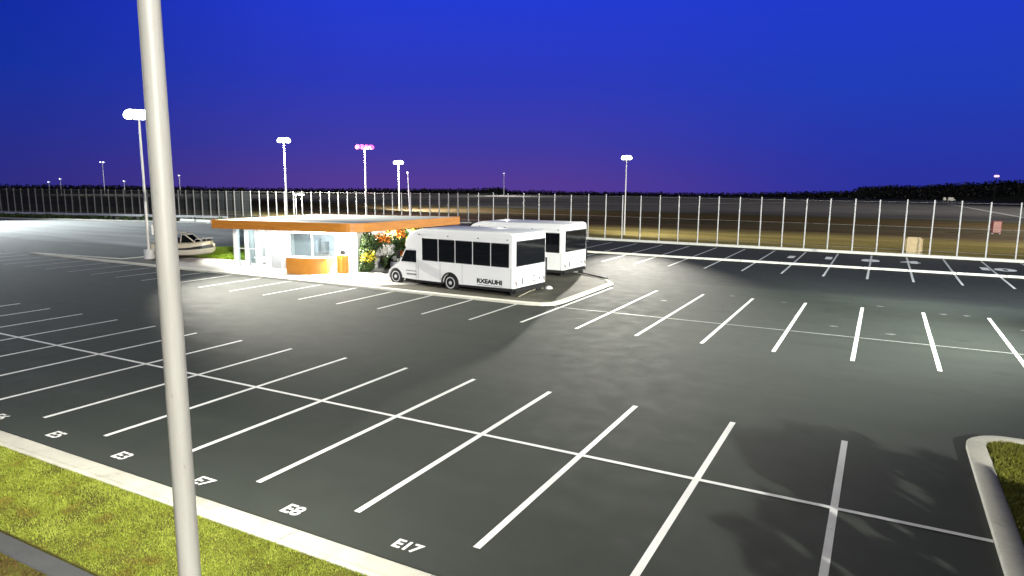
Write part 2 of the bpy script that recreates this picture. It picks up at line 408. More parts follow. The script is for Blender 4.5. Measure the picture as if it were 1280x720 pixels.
# pale tracks across the field beyond the fence
for pts, wd in (([(-280, 128), (-101, 168.7), (-52, 201), (18, 321)], 2.2), ([(-20, 330), (18.2, 260), (24.4, 166), (27, 120)], 1.6)):
    mb = MB()
    for i in range(len(pts) - 1):
        p0, p1 = Vector(pts[i]), Vector(pts[i + 1]); d = (p1 - p0).normalized(); n_ = Vector((-d.y, d.x)) * wd * .5
        mb.sheet([p0 - n_, p1 - n_, p1 + n_, p0 + n_], -.02 + .004 * i)
    tag(mb.build('track', M['lane']), kind='structure')
# rough verge between car park and the left fence
mb = MB(); mb.sheet([(-200, 35.6), (-122, 57.15), (-86, 67.35), (-55, 89.2), (-46.5, 72.4), (-44, 74), (-57, 96), (-146, 71.5), (-200, 56)], -.015)
tag(mb.build('verge', M['verge']), kind='structure')

# ------------------------------------------------------------------ painted lines
def line(mb, x0, y0, x1, y1, wd, z=.004):
    d = Vector((x1 - x0, y1 - y0)).normalized(); n_ = Vector((-d.y, d.x)) * wd * .5
    a, b_ = Vector((x0, y0)), Vector((x1, y1))
    mb.sheet([a - n_, b_ - n_, b_ + n_, a + n_], z)
S = 2.75
mb = MB()
for k in range(-15, 6):
    x = -14.14 + k * S
    line(mb, x, 9.68, x, 18.6, .145)
tag(mb.build('parking_lines', M['paint']), kind='structure')
mb = MB(); line(mb, -70, 14.46, 2.26, 14.46, .125, .008); tag(mb.build('parking_row_line', M['paint']), kind='structure')
mb = MB()
for k in range(0, 12):
    x = -14.30 + k * S
    line(mb, x, 27.47, x, 39.87 if k else 39.6, .15)
tag(mb.build('parking_lines', M['paint']), kind='structure')
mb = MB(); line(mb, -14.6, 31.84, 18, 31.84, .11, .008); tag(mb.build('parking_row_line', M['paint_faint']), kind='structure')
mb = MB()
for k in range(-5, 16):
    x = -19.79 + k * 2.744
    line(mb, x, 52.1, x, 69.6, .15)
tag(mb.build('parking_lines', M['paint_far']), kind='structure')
mb = MB()
for k in range(20): mb.box(-34 + 3 * k + .01, -31 + 3 * k - .01, 58.17, 58.53, -.02, .15)
tag(mb.build('row_kerb', M['kerbw'], bevel=.03), kind='structure')
mb = MB()
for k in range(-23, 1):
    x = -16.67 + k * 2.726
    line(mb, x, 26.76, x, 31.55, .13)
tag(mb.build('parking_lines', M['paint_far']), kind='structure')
# stall numbers painted at the kerb end of each bay
for x, t in ((-7.0, 'E17'), (-9.79, 'E8'), (-12.46, 'E7'), (-15.29, 'E3'), (-18.04, 'E5'), (-20.73, 'E6')):
    me = text_mesh(t, .38 if len(t) == 3 else .47, .012); me.materials.append(M['paint'])
    o = bpy.data.objects.new('stall_number', me); COL.objects.link(o); o.location = (x, 9.12, .006); tag(o, kind='structure')
    o.scale = (1.0, 1.0, 1)
for x, y, t in ((-6.76, 64.2, '1'), (-3.82, 65.0, '1'), (-.6, 64.8, '8'), (2.34, 65.2, '4'), (7.9, 63.2, '10')):
    me = text_mesh(t, 2.6, .14); me.materials.append(M['paint'])
    o = bpy.data.objects.new('stall_number', me); COL.objects.link(o); o.location = (x, y, .009); tag(o, kind='structure')
# small pale marks on the right bays
mb = MB()
for x, y in ((-7.25, 40.15), (-4.36, 39.43), (.26, 40.77), (3.1, 39.88), (4.05, 39.97), (-1.56, 33.87), (.74, 33.31), (-10.2, 36.6), (6.0, 37.2)):
    n_ = 9
    mb.sheet([(x + .22 * math.cos(2 * math.pi * k / n_) * random.uniform(.6, 1.1), y + .16 * math.sin(2 * math.pi * k / n_) * random.uniform(.6, 1.1)) for k in range(n_)], .005)
tag(mb.build('pale_marks', M['mark']), kind='structure')

# ------------------------------------------------------------------ kerbs, verges, islands
mb = MB()
prof = [(8.52, -.02), (8.52, .055), (8.50, .085), (8.46, .10), (8.10, .115), (8.04, .135), (7.98, .135), (7.95, .11), (7.95, -.05)]
xs = list(np.arange(-60, 30.1, 3.0))
for i in range(len(xs) - 1):
    vs = [(xs[i] + .011, y, z) for y, z in prof] + [(xs[i + 1] - .011, y, z) for y, z in prof]; n_ = len(prof)
    mb.add(vs, [(j, j + 1, n_ + j + 1, n_ + j) for j in range(n_ - 1)] + [tuple(range(n_)), tuple(range(2 * n_ - 1, n_ - 1, -1))])
tag(mb.build('kerb', M['concrete']), kind='structure')
mb = MB(); mb.prism([(-60, 5.86), (30, 5.86), (30, 7.955), (-60, 7.955)], -.05, .085); tag(mb.build('lawn_ground', M['soil']), kind='structure')
mb = MB(); mb.prism([(-60, 5.47), (30, 5.47), (30, 5.86), (-60, 5.86)], -.05, .045); tag(mb.build('drain_path', M['drain']), kind='structure')
mb = MB(); mb.prism([(-60, -12), (30, -12), (30, 5.47), (-60, 5.47)], -.05, .07); tag(mb.build('slope_ground', M['soil']), kind='structure')

def blades(name, mat, n, sample, hmin, hmax, wd, lean=.5):
    P = sample(n); n = len(P)
    ang = rng.uniform(0, 2 * np.pi, n); h = rng.uniform(hmin, hmax, n); ww = wd * rng.uniform(.6, 1.4, n)
    la = rng.uniform(0, 2 * np.pi, n); ll = h * rng.uniform(.1, lean, n) * 2
    dx, dy = np.cos(ang) * ww / 2, np.sin(ang) * ww / 2
    V = np.empty((n, 5, 3))
    V[:, 0] = P + np.stack([-dx, -dy, 0 * dx], 1); V[:, 1] = P + np.stack([dx, dy, 0 * dx], 1)
    mx_, my_ = np.cos(la) * ll * .35, np.sin(la) * ll * .35
    V[:, 2] = P + np.stack([dx * .8 + mx_, dy * .8 + my_, h * .6], 1); V[:, 3] = P + np.stack([-dx * .8 + mx_, -dy * .8 + my_, h * .6], 1)
    V[:, 4] = P + np.stack([mx_ / .35, my_ / .35, h], 1)
    me = bpy.data.meshes.new(name)
    me.vertices.add(n * 5); me.vertices.foreach_set('co', V.reshape(-1))
    idx = np.arange(n)[:, None] * 5
    loops = np.concatenate([idx + np.array([0, 1, 2, 3]), idx + np.array([3, 2, 4])], 1).reshape(-1)
    me.loops.add(n * 7); me.loops.foreach_set('vertex_index', loops.astype(np.int32))
    me.polygons.add(n * 2)
    st_ = (np.arange(n)[:, None] * 7 + np.array([0, 4])).reshape(-1)
    me.polygons.foreach_set('loop_start', st_.astype(np.int32))
    me.polygons.foreach_set('loop_total', np.tile([4, 3], n).astype(np.int32))
    me.update(calc_edges=True); me.materials.append(mat)
    o = bpy.data.objects.new(name, me); COL.objects.link(o)
    return o
def clumpy(x0, x1, y0, y1, z, thin=.0):
    def s(n):
        P = np.stack([rng.uniform(x0, x1, n), rng.uniform(y0, y1, n), np.full(n, z)], 1)
        d = np.array([noise.noise(Vector((p[0] * 1.7, p[1] * 1.7, 0))) for p in P])
        return P[(d + rng.uniform(-.6, .6, n)) > -.35 + thin]
    return s
tag(blades('grass', M['grass'], 205000, clumpy(-24.0, -1.0, 5.88, 7.97, .083, .1), .015, .05, .010), kind='stuff')
tag(blades('grass', M['grass_b'], 22000, clumpy(-16, -8.5, 3.8, 5.44, .068), .02, .065, .013), kind='stuff')

# island at the right edge
def rrect(x0, x1, y0, y1, r_, n=8):
    out = []
    for cx, cy, a0 in ((x1 - r_, y1 - r_, 0), (x0 + r_, y1 - r_, 90), (x0 + r_, y0 + r_, 180), (x1 - r_, y0 + r_, 270)):
        for k in range(n + 1):
            a = R(a0 + 90 * k / n); out.append((cx + r_ * math.cos(a), cy + r_ * math.sin(a)))
    return out
def ring(mb, outer, inner, z0, z1, lip=.03):
    n = len(outer)
    def off(p, q, t): return (p[0] + (q[0] - p[0]) * t, p[1] + (q[1] - p[1]) * t)
    rows = [[(x, y, z0) for x, y in outer], [(x, y, z1 - lip) for x, y in outer], [(*off(o_, i_, .12), z1) for o_, i_ in zip(outer, inner)], [(*off(o_, i_, .88), z1) for o_, i_ in zip(outer, inner)], [(x, y, z1 - lip) for x, y in inner], [(x, y, z0) for x, y in inner]]
    mb.add([v for r_ in rows for v in r_], [(i * n + k, i * n + (k + 1) % n, (i + 1) * n + (k + 1) % n, (i + 1) * n + k) for i in range(5) for k in range(n)])
mb = MB(); ring(mb, rrect(2.27, 8.5, 10.5, 20.55, 1.0), rrect(2.68, 8.1, 10.9, 20.15, .6), -.03, .15)
tag(mb.build('island_kerb', M['concrete'], smooth=True), kind='structure')
mb = MB(); mb.prism(rrect(2.66, 8.12, 10.88, 20.17, .6), -.03, .11); tag(mb.build('island_ground', M['soil']), kind='structure')
def island_s(n):
    P = np.stack([rng.uniform(2.7, 8.05, n), rng.uniform(11.2, 20.12, n), np.full(n, .108)], 1)
    keep = ~((P[:, 0] > 7.5) & (P[:, 1] > 19.5)) & ~((P[:, 0] < 3.1) & (P[:, 1] > 19.7) & ((P[:, 0] - 3.28) ** 2 + (P[:, 1] - 19.57) ** 2 > .34))
    d = np.sin(P[:, 1] * 7 + .6 * np.sin(P[:, 0] * 3)) * .35
    return P[keep & ((d + rng.uniform(-.5, .5, n)) > -.32)]
tag(blades('grass', M['grass_i'], 82000, island_s, .03, .09, .014), kind='stuff')

# kiosk and bus island
isl_o = [(-63.9, 31.60), (-62, 31.5), (-44, 31.5), (-27.5, 31.5), (-16.2, 31.5), (-15.3, 31.7), (-14.75, 32.2), (-14.6, 33.2), (-14.6, 40.7), (-15.6, 42.2), (-18.4, 44.3), (-24, 48), (-30, 51.5), (-43, 51.5), (-46.2, 50.5), (-50.8, 47), (-55, 41.9), (-52.5, 37), (-53, 33.0), (-62, 31.95)]
def inset(poly, d):
    c_ = []
    n = len(poly)
    for i in range(n):
        p0, p1, p2 = Vector(poly[i - 1]), Vector(poly[i]), Vector(poly[(i + 1) % n])
        d1, d2 = (p1 - p0).normalized(), (p2 - p1).normalized()
        n1, n2 = Vector((-d1.y, d1.x)), Vector((-d2.y, d2.x))
        bis = (n1 + n2); bis = bis / max(bis.dot(n1), .6)
        c_.append(tuple(p1 + bis * d))
    return c_
isl_i = inset(isl_o, .36); isl_i[0] = (-62.0, 31.78); isl_i[1] = (-61.0, 31.76); isl_i[19] = (-61.2, 31.80)
mb = MB(); ring(mb, isl_o, isl_i, -.03, .14, .02); tag(mb.build('kerb', M['kerbw']), kind='structure')
mb = MB(); mb.prism(isl_i, -.03, .105); tag(mb.build('bus_bay', M['apron']), kind='structure')
mb = MB(); mb.prism([(-46.5, 31.87), (-27.0, 31.87), (-25.0, 34.0), (-25.2, 37.2), (-30.2, 38.2), (-29.5, 47.5), (-42.8, 47.5), (-43.6, 36.9), (-49.0, 36.1), (-48.6, 33.0)], -.02, .122)
tag(mb.build('plaza_path', M['paving']), kind='structure')
mb = MB(); mb.prism([(-43.7, 37.0), (-42.9, 47.6), (-43.2, 50.9), (-45.8, 50.0), (-50.4, 46.6), (-54.4, 41.8), (-49.9, 36.6)], -.02, .125); tag(mb.build('kiosk_lawn', M['soil']), kind='structure')
def tri_s(n):
    P = np.stack([rng.uniform(-57.5, -43, n), rng.uniform(36.7, 51, n), np.full(n, .12)], 1)
    return P[(P[:, 1] > 36.9 + 0 * P[:, 0]) & (P[:, 0] < -43.7 + (P[:, 1] - 37) * .075) & (P[:, 0] > -49.9 - (P[:, 1] - 36.6) * .865) & (P[:, 1] < 41.8 + (P[:, 0] + 54.4) * 1.1)]
tag(blades('grass', M['grass_k'], 52000, tri_s, .08, .2, .05), kind='stuff')
# dark kerb bar at the back of the bus bay
mb = MB(); mb.box(-1.7, 1.7, -.14, .14, -.02, .22, Matrix.Translation((-17.0, 43.1, 0)) @ Matrix.Rotation(R(-35), 4, 'Z'))
tag(mb.build('kerb_bar', M['drain'], bevel=.03), kind='structure')
# kerb along the right fence
mb = MB()
pts = [(-46.5, 72.25), (-28.4, 71.6), (10.6, 69.95), (60, 67.5)]
for i in range(3):
    p0, p1 = Vector(pts[i]), Vector(pts[i + 1]); d = (p1 - p0).normalized(); n_ = Vector((-d.y, d.x))
    mb.prism([p0, p1, p1 + n_ * .45, p0 + n_ * .45], -.05, .23)
tag(mb.build('kerb', M['kerbw']), kind='structure')
mb = MB()
pts = [(-55, 89), (-86, 67.2), (-122, 57.0), (-200, 35.5)]
for i in range(3):
    p0, p1 = Vector(pts[i]), Vector(pts[i + 1]); d = (p1 - p0).normalized(); n_ = Vector((d.y, -d.x))
    mb.prism([p0, p1, p1 + n_ * .5, p0 + n_ * .5], -.05, .16)
tag(mb.build('kerb', M['concrete']), kind='structure')

# ------------------------------------------------------------------ lamps
def flood_head(parent, loc, yaw, tilt, wd, hg, lens):
    T = Matrix.Translation(loc) @ Matrix.Rotation(yaw, 4, 'Z') @ Matrix.Rotation(-tilt, 4, 'X') @ Matrix.Diagonal((wd, 1, hg, 1))
    mb = MB(); mb.lathe([(.50, .0), (.50, .06), (.40, .20), (.22, .34), (.10, .36)], 0, 0, 20, 'y', T)
    h = mb.build('floodlight', M['housing'], parent, smooth=True)
    mb = MB(); mb.lathe([(.12, -.10), (.34, -.07), (.47, -.012), (.47, -.004)], 0, 0, 20, 'y', T); mb.build('lens', lens, h, smooth=True)
def lamp(x, y, H, heads, label, lens, wd=.7, hg=.5, pr=.11, base=True, group='floodlight poles of the car park', arm=.9, face=None, z0=0.):
    o = empty('floodlight_pole', (x, y, z0)); tag(o, label, 'street lamp', group)
    mb = MB(); mb.tube([(0, 0, .0), (0, 0, H * .5), (0, 0, H)], [pr, pr * .8, pr * .6], 14); mb.build('pole', M['pole'], o, smooth=True)
    if base:
        mb = MB(); mb.lathe([(.37, -.02), (.37, .78), (.33, .84)], n=20); mb.build('base', M['block'], o, smooth=True)
    yaw0 = face if face is not None else math.atan2(-x, y)   # lens faces -Y of the head frame
    ca, sa = math.cos(yaw0), math.sin(yaw0)
    mb = MB(); mb.tube([(-arm * ca, -arm * sa, H - .05), (arm * ca, arm * sa, H - .05)], .05, 8); mb.build('crossarm', M['galv'], o)
    for k in range(heads):
        t = (k / (heads - 1) - .5) * 2 if heads > 1 else 0
        flood_head(o, Vector((arm * t * ca, arm * t * sa, H + .28)), yaw0 + t * .35, R(28), wd, hg, lens)
    return o
def spot(x, y, z, P, col=(1, 1, 1), tx=None, ty=None, ang=150, blend=.6, rad=.35, name='lamp_light'):
    l = bpy.data.lights.new(name, 'SPOT'); l.energy = P; l.color = col; l.shadow_soft_size = rad
    l.spot_size = R(ang); l.spot_blend = blend
    o = bpy.data.objects.new(name, l); COL.objects.link(o); o.location = (x, y, z)
    d = Vector((tx if tx is not None else x, ty if ty is not None else y, 0)) - Vector((x, y, z))
    o.rotation_euler = d.to_track_quat('-Z', 'Y').to_euler()
    return o
COOL = (.90, .98, 1.0); WARM = (1.0, .96, .84); GRN = (.95, 1.0, .90)
o = lamp(-51.13, 34.04, 11.0, 4, 'bright white floodlight pole on a pale round base beside the boat', M['lens_white'], .95, .95, .12, arm=.62)
spot(-51.6, 34.0, 10.6, 9000, COOL, -64, 46, 100, .9)
spot(-50.6, 34.2, 10.6, 72000, WARM, -40, 41, 64, .8)
spot(-50.4, 33.6, 10.6, 115000, WARM, -27.5, 28.2, 40, 1.0)
o = lamp(-81.2, 77.2, 12.0, 3, 'white floodlight pole rising straight behind the kiosk roof', M['lens_white'], .95, .95, .16, base=False, arm=.55)
spot(-81.0, 76.6, 11.6, 42000, COOL, -84, 84, 150, .6)
o = lamp(-76.3, 90.0, 11.5, 4, 'floodlight pole with a magenta pink lamp head', M['lens_pink'], .95, .9, .16, base=False, arm=1.15)
spot(-76.0, 89.4, 11.2, 12000, (1, .5, .85), -70, 100, 160, .6)
o = lamp(-91.6, 118.8, 9.8, 3, 'white floodlight pole just to the right of the pink one', M['lens_white'], 1.0, 1.0, .16, base=False, arm=.6)
spot(-91.3, 118.2, 9.5, 90000, WARM, -80, 150, 172, .5)
spot(-81.3, 77.9, 11.7, 40000, WARM, -92, 116, 128, .8)
o = lamp(-27.7, 80.4, 9.0, 3, 'lone white floodlight pole beyond the right fence, above the far bays', M['lens_white'], .6, .6, .09, base=False, arm=.36)
spot(-27.4, 79.8, 8.9, 120000, WARM, -11, 35, 25, 1.0)
spot(-27.8, 81.0, 8.9, 9000, WARM, -22, 100, 166, .5)
spot(50.5, 111.5, 13.6, 120000, WARM, -2, 80, 44, 1.0)  # beam from an unseen source, added to even out the fence strip
# foreground pole, its heads above the picture
o = empty('light_pole', (-8.78, 6.11, .06)); tag(o, 'thick white steel pole standing close by in the lawn beside the kerb', 'light pole')
mb = MB(); mb.tube([(0, 0, 0), (0, 0, 4), (0, 0, 8), (0, 0, 11.5)], [.156, .149, .142, .134], 40); mb.build('pole', M['pole_near'], o, smooth=True)
mb = MB(); mb.tube([(0, 0, 0), (0, 0, .05)], .26, 24); mb.build('base_plate', M['galv'], o)
mb = MB(); mb.box(-.18, -.12, -.09, -.0, 5.62, 5.76); mb.build('junction_box', M['pole'], o, bevel=.01)
mb = MB(); mb.tube([(-.9, 0, 11.45), (.9, 0, 11.45)], .06, 8); mb.build('crossarm', M['galv'], o)
for t in (-1, 1): flood_head(o, Vector((.9 * t, 0, 11.7)), R(180) + t * .4, R(30), .7, .5, M['lens_white'])
spot(-9.6, 6.3, 11.1, 10500, WARM, -13.5, 5.6, 104, .9)
spot(-7.9, 6.4, 11.1, 2300, WARM, 0, 14, 130, .9)  # weak warm fill added to lift the shade on the near right bays
# poles outside the picture that light the near bays and the right-hand bays
lamp(11.5, 34.0, 11.0, 3, 'floodlight pole past the right edge beside the right bays', M['lens_white'], .7, .5, .12)
spot(11.0, 34.0, 10.7, 48000, GRN, -11, 34, 112, .95)
spot(11.5, 34.6, 10.7, 46000, COOL, -2, 60, 84, .9)  # second beam added to brighten the lines of the far row
lamp(40.6, -28.2, 20.0, 4, 'tall floodlight mast behind the viewpoint on the slope', M['lens_white'], .9, .6, .2, face=R(235))
spot(40.0, -27.7, 19.8, 330000, (1.0, .985, .90), -9, 24, 92, .6, rad=.22)
lamp(-130.0, 48.0, 14.0, 4, 'floodlight pole past the left edge beside the access road', M['lens_white'], .7, .5, .13)
spot(-129.0, 48.0, 13.6, 300000, COOL, -84, 54, 68, 1.0)
lamp(52.0, 112.0, 14.0, 3, 'added floodlight pole past the right edge, lighting the field', M['lens_white'], .7, .5, .14, base=False)  # unseen pole added to light the field beyond the fence
spot(51.0, 112.0, 13.6, 260000, WARM, 5, 140, 150, .6)
lamp(150.0, 180.0, 30.0, 6, 'added high mast far beyond the right edge, lighting the field', M['lens_white'], 1.0, .8, .35, base=False, arm=2.2)  # unseen mast added so its beam brightens the field from the right
spot(149.0, 180.0, 29.6, 2600000, WARM, -60, 225, 46, .9, rad=1.0)
lamp(-332.0, 108.0, 30.0, 6, 'added high mast far beyond the left edge, lighting the field', M['lens_white'], 1.0, .8, .35, base=False, arm=2.2)  # unseen mast added to brighten the field from the left
spot(-330.0, 110.0, 29.6, 2300000, WARM, -135, 245, 40, .9, rad=1.0)
spot(-145.2, 262.0, 9.2, 60000, WARM, -120, 230, 172, .5)

# ------------------------------------------------------------------ fences
o = empty('post_fence', (-44, 73.2, 0)); tag(o, 'fence of tall thin white posts along the far right kerb, without infill', 'fence')
px = [-44.0 + 2.085 * k for k in range(0, 37)]
def fy(x): return 73.0 - (x + 46.5) * .018 if x < -28.4 else 72.68 - (x + 28.4) * .0425
for x in px:
    h = 4.97 + random.uniform(-.06, .06)
    mb = MB(); xx, yy = x + 44 + random.uniform(-.05, .05), fy(x) - 73.2
    mb.tube([(xx, yy, -.1), (xx + random.uniform(-.03, .03), yy, h)], [.06, .055], 10); mb.build('post', M['post'], o, smooth=True)
for z in (.5, 2.6, 4.8):
    mb = MB(); mb.tube([(x + 44, fy(x) - 73.2 + .08, z) for x in px], .006, 5); mb.build('wire', M['galv'], o)
o = empty('screen_fence', (-146.2, 68.2, 0)); tag(o, 'long screened fence of grey posts with dark netting, left of the kiosk', 'fence')
d = Vector((90.2, 25.1)); L = d.length; d.normalize()
k = 0; s = -24.0
while s <= L - .5:
    xx, yy = d.x * s, d.y * s; h = 4.42 + random.uniform(-.05, .05)
    mb = MB(); mb.tube([(xx, yy, -.1), (xx, yy, h)], [.13, .12] if s < 53 else [.10, .09], 10); mb.build('post', M['post_l'] if s < 53 else M['post_m'], o, smooth=True)
    s += 1.62 + random.uniform(-.1, .1)
mb = MB(); n_ = Vector((-d.y, d.x)) * .16
mb.add([(d.x * -24 + n_.x, d.y * -24 + n_.y, .1), (d.x * 53 + n_.x, d.y * 53 + n_.y, .1), (d.x * 53 + n_.x, d.y * 53 + n_.y, 4.2), (d.x * -24 + n_.x, d.y * -24 + n_.y, 4.2)], [(0, 1, 2, 3)])
mb.build('netting', M['net'], o)
for z in (.25, 4.25):
    mb = MB(); mb.tube([(d.x * -24 + n_.x * .8, d.y * -24 + n_.y * .8, z), (d.x * L + n_.x * .8, d.y * L + n_.y * .8, z)], .035, 6); mb.build('rail', M['post_l'], o)
# guard rail along the left verge
o = empty('guard_rail', (-146, 55.5, 0)); tag(o, 'low galvanised guard rail running along the verge below the left fence', 'guard rail')
g0, g1 = Vector((0, 0)), Vector((58, 16.2)); gd = (g1 - g0).normalized(); L = (g1 - g0).length
mb = MB()
for z0, z1, off in ((.45, .58, 0), (.58, .66, .05), (.66, .79, 0)):
    mb.box(0, L, -.03 + off, .02 + off, z0, z1, Matrix.Rotation(math.atan2(gd.y, gd.x), 4, 'Z'))
mb.build('beam', M['galv'], o)
for k in range(0, 31):
    mb = MB(); p_ = gd * (k * 2.0); mb.box(p_.x - .06, p_.x + .06, p_.y + .08, p_.y + .2, -.05, .75); mb.build('post', M['post_l'], o)
for i, (x, y, a) in enumerate(((-91.2, 67.25, .02), (-87.6, 67.2, -.02))):
    mb = MB(); T = Matrix.Translation((x, y, 0)) @ Matrix.Rotation(a, 4, 'Z')
    prof = [(-.24, 0), (.24, 0), (.24, .06), (.13, .18), (.08, .46), (-.08, .46), (-.13, .18), (-.24, .06)]
    mb.add([T @ Vector((xx, yy, zz)) for xx in (-1.6, 1.6) for yy, zz in prof], [tuple(range(8)), tuple(range(15, 7, -1))] + [(j, (j + 1) % 8, 8 + (j + 1) % 8, 8 + j) for j in range(8)])
    tag(mb.build('concrete_barrier', M['post_m']), ('white concrete barrier on the far kerb, farther from the kiosk', 'white concrete barrier on the far kerb, nearer to the kiosk')[i], 'barrier', 'concrete barriers by the verge')
# scrub on the verge
def leaf_cloud(mb_n, centers, n, size):
    """n leaf quads scattered in ellipsoids (cx,cy,cz,rx,ry,rz)"""
    C_ = np.array(centers, float); pick = rng.integers(0, len(C_), n); c = C_[pick]
    u = rng.normal(size=(n, 3)); u /= np.linalg.norm(u, axis=1)[:, None]; rad = rng.uniform(.45, 1.05, n) ** .6
    P = c[:, :3] + u * c[:, 3:6] * rad[:, None]
    a = rng.normal(size=(n, 3)); a /= np.linalg.norm(a, axis=1)[:, None]
    b_ = np.cross(a, rng.normal(size=(n, 3))); b_ /= np.linalg.norm(b_, axis=1)[:, None]
    s_ = size * rng.uniform(.5, 1.4, n)[:, None]
    V = np.stack([P - a * s_, P + b_ * s_ * .55, P + a * s_, P - b_ * s_ * .55], 1).reshape(-1, 3)
    return V, n
def leaf_obj(name, mat, centers, n, size, parent=None, zmin=None):
    V, n = leaf_cloud(None, centers, n, size)
    if zmin is not None: V[:, 2] = np.maximum(V[:, 2], zmin)
    me = bpy.data.meshes.new(name)
    me.vertices.add(n * 4); me.vertices.foreach_set('co', V.reshape(-1))
    me.loops.add(n * 4); me.loops.foreach_set('vertex_index', np.arange(n * 4, dtype=np.int32))
    me.polygons.add(n); me.polygons.foreach_set('loop_start', np.arange(0, n * 4, 4, dtype=np.int32)); me.polygons.foreach_set('loop_total', np.full(n, 4, dtype=np.int32))
    me.update(calc_edges=True); me.materials.append(mat)
    o = bpy.data.objects.new(name, me); COL.objects.link(o)
    if parent: o.parent = parent
    return o
cs = []
for k in range(150):
    s = random.uniform(-10, 62); xx, yy = -132 + d.x * s + random.uniform(-.5, .5), 57.2 + d.y * s + random.uniform(.2, 3.2)
    r_ = random.uniform(.2, .55); cs.append((xx, yy, r_ * .5, r_ * 1.5, r_, r_ * .8))
tag(leaf_obj('undergrowth', M['leaf'], cs, 9000, .14, zmin=-.02), kind='stuff')

# ------------------------------------------------------------------ far wood and hill
TL = [(-1.75, 4), (-1.5, 3.5), (-1.2346, 3.2), (-1.1316, 3.0), (-1.0527, 2.7), (-.9653, 2.4), (-.8693, 1.7), (-.7655, 1.4), (-.6552, 1.6), (-.5409, 1.8), (-.5201, 2.5), (-.5109, 2.8), (-.5016, 1.3), (-.4946, .9), (-.4253, .8), (-.3566, .6), (-.2781, .5), (-.2022, .6), (-.1398, 1.3), (-.0998, 1.7), (-.0347, 2.6), (-.0287, 4.6), (.003, 5.3), (.0465, 5.5), (.0632, 6.3), (.1035, 7.1), (.1189, 7.9), (.1417, 7.9), (.2255, 8.4), (.4, 9), (.7, 8), (.95, 8)]
az = np.array([t[0] for t in TL]); tz = np.array([t[1] for t in TL])
cs = []; mb = MB()
prev = None
for a in np.arange(-1.7, .9, .0045):
    top = float(np.interp(a, az, tz))
    nz = noise.noise(Vector((a * 40, 0, 0))) * .5 + noise.noise(Vector((a * 140, 3, 0))) * .35
    top2 = top + nz * (.4 if top < 3 else .5)
    for row in range(2):
        rr_ = 380 + row * 6 + random.uniform(-2, 2); r_ = random.uniform(1.6, 2.8)
        cs.append((rr_ * math.sin(a), rr_ * math.cos(a), top2 - r_ * .55 - row * .4, r_, r_, r_ * .75))
    cs.append((375 * math.sin(a), 375 * math.cos(a), top2 - 4.5, 2.2, 2.2, 2.2))
    p_ = [(382 * math.sin(a), 382 * math.cos(a), top2 - .9), (374 * math.sin(a), 374 * math.cos(a), -4.0), (390 * math.sin(a), 390 * math.cos(a), -12.0)]
    mb.v += p_; n_ = len(mb.v)
    if n_ > 3: mb.f += [(n_ - 6, n_ - 3, n_ - 2, n_ - 5), (n_ - 6, n_ - 4, n_ - 1, n_ - 3)]
V, n_ = leaf_cloud(None, cs, 60000, .5)
mb.add(V, [(4 * i, 4 * i + 1, 4 * i + 2, 4 * i + 3) for i in range(n_)])
tag(mb.build('far_wood', M['wood'], fix=False), kind='stuff')
o = empty('hill_beacon', (41.4, 357.6, 6.0)); tag(o, 'small pinkish beacon mast on top of the wooded hill at the right', 'beacon')
mb = MB(); mb.tube([(0, 0, -8), (0, 0, 3.4)], [.18, .12], 8); mb.build('mast', M['under'], o)
mb = MB(); mb.box(-.95, .95, -.5, .5, 3.3, 4.2); mb.build('lamp_head', M['lens_beacon'], o, bevel=.2)
# far small lamps
far = [(-256.7, 155.2, 12.0, 'small twin lamp mast far behind the left fence, tallest of the far lights', 2),
       (-145.5, 262.4, 9.4, 'thin far lamp mast between the pink lamp and the lone right lamp', 1),
       (-263.5, 143.4, 5.8, 'tiny far lamp on the left horizon, second from the picture edge', 1), (-265.2, 140.3, 4.7, 'tiny far lamp on the left horizon, nearest to the picture edge', 1),
       (-253.3, 160.8, 5.1, 'tiny far lamp low on the horizon just left of the thick pole', 1), (-242.6, 176.4, 7.4, 'small far lamp on the horizon just right of the thick pole', 1)]
for x, y, H, lb, nh in far:
    o = empty('distant_lamp', (x, y, -.1)); tag(o, lb, 'street lamp', 'distant lamps on the horizon')
    mb = MB(); mb.tube([(0, 0, 0), (0, 0, H)], [.11, .08], 8); mb.build('pole', M['housing'], o)
    for t in ([0] if nh == 1 else [-.9, .9]):
        mb = MB(); mb.box(t - .3, t + .3, -.25, .25, H, H + .34); mb.build('lamp_head', M['lens_far'], o)
# low twin lamp behind the screened fence
o = empty('twin_lamp', (-90.2, 88.6, -.06)); tag(o, 'low white twin lamp just behind the screened fence and kiosk roof', 'street lamp')
for t in (-.7, .7):
    mb = MB(); mb.tube([(t, 0, 0), (t, 0, 3.7)], .06, 8); mb.build('pole', M['galv'], o)
mb = MB(); mb.box(-1.1, 1.1, -.3, .3, 3.7, 3.95); mb.build('lamp_head', M['lens_far'], o)
spot(-90.2, 88.3, 3.5, 2500, COOL, -90.2, 88.3, 160, .5)
# leaning slim pole
o = empty('leaning_mast', (-68.4, 91.6, 0)); tag(o, 'thin leaning mast beside the small white floodlight behind the kiosk roof', 'mast')
mb = MB(); mb.tube([(0, 0, -.05), (-1.35, 1.3, 7.6)], [.10, .07], 8); mb.build('shaft', M['galv'], o)
mb = MB(); mb.box(-1.5, -1.2, 1.2, 1.4, 7.5, 7.75); mb.build('cap', M['galv'], o)
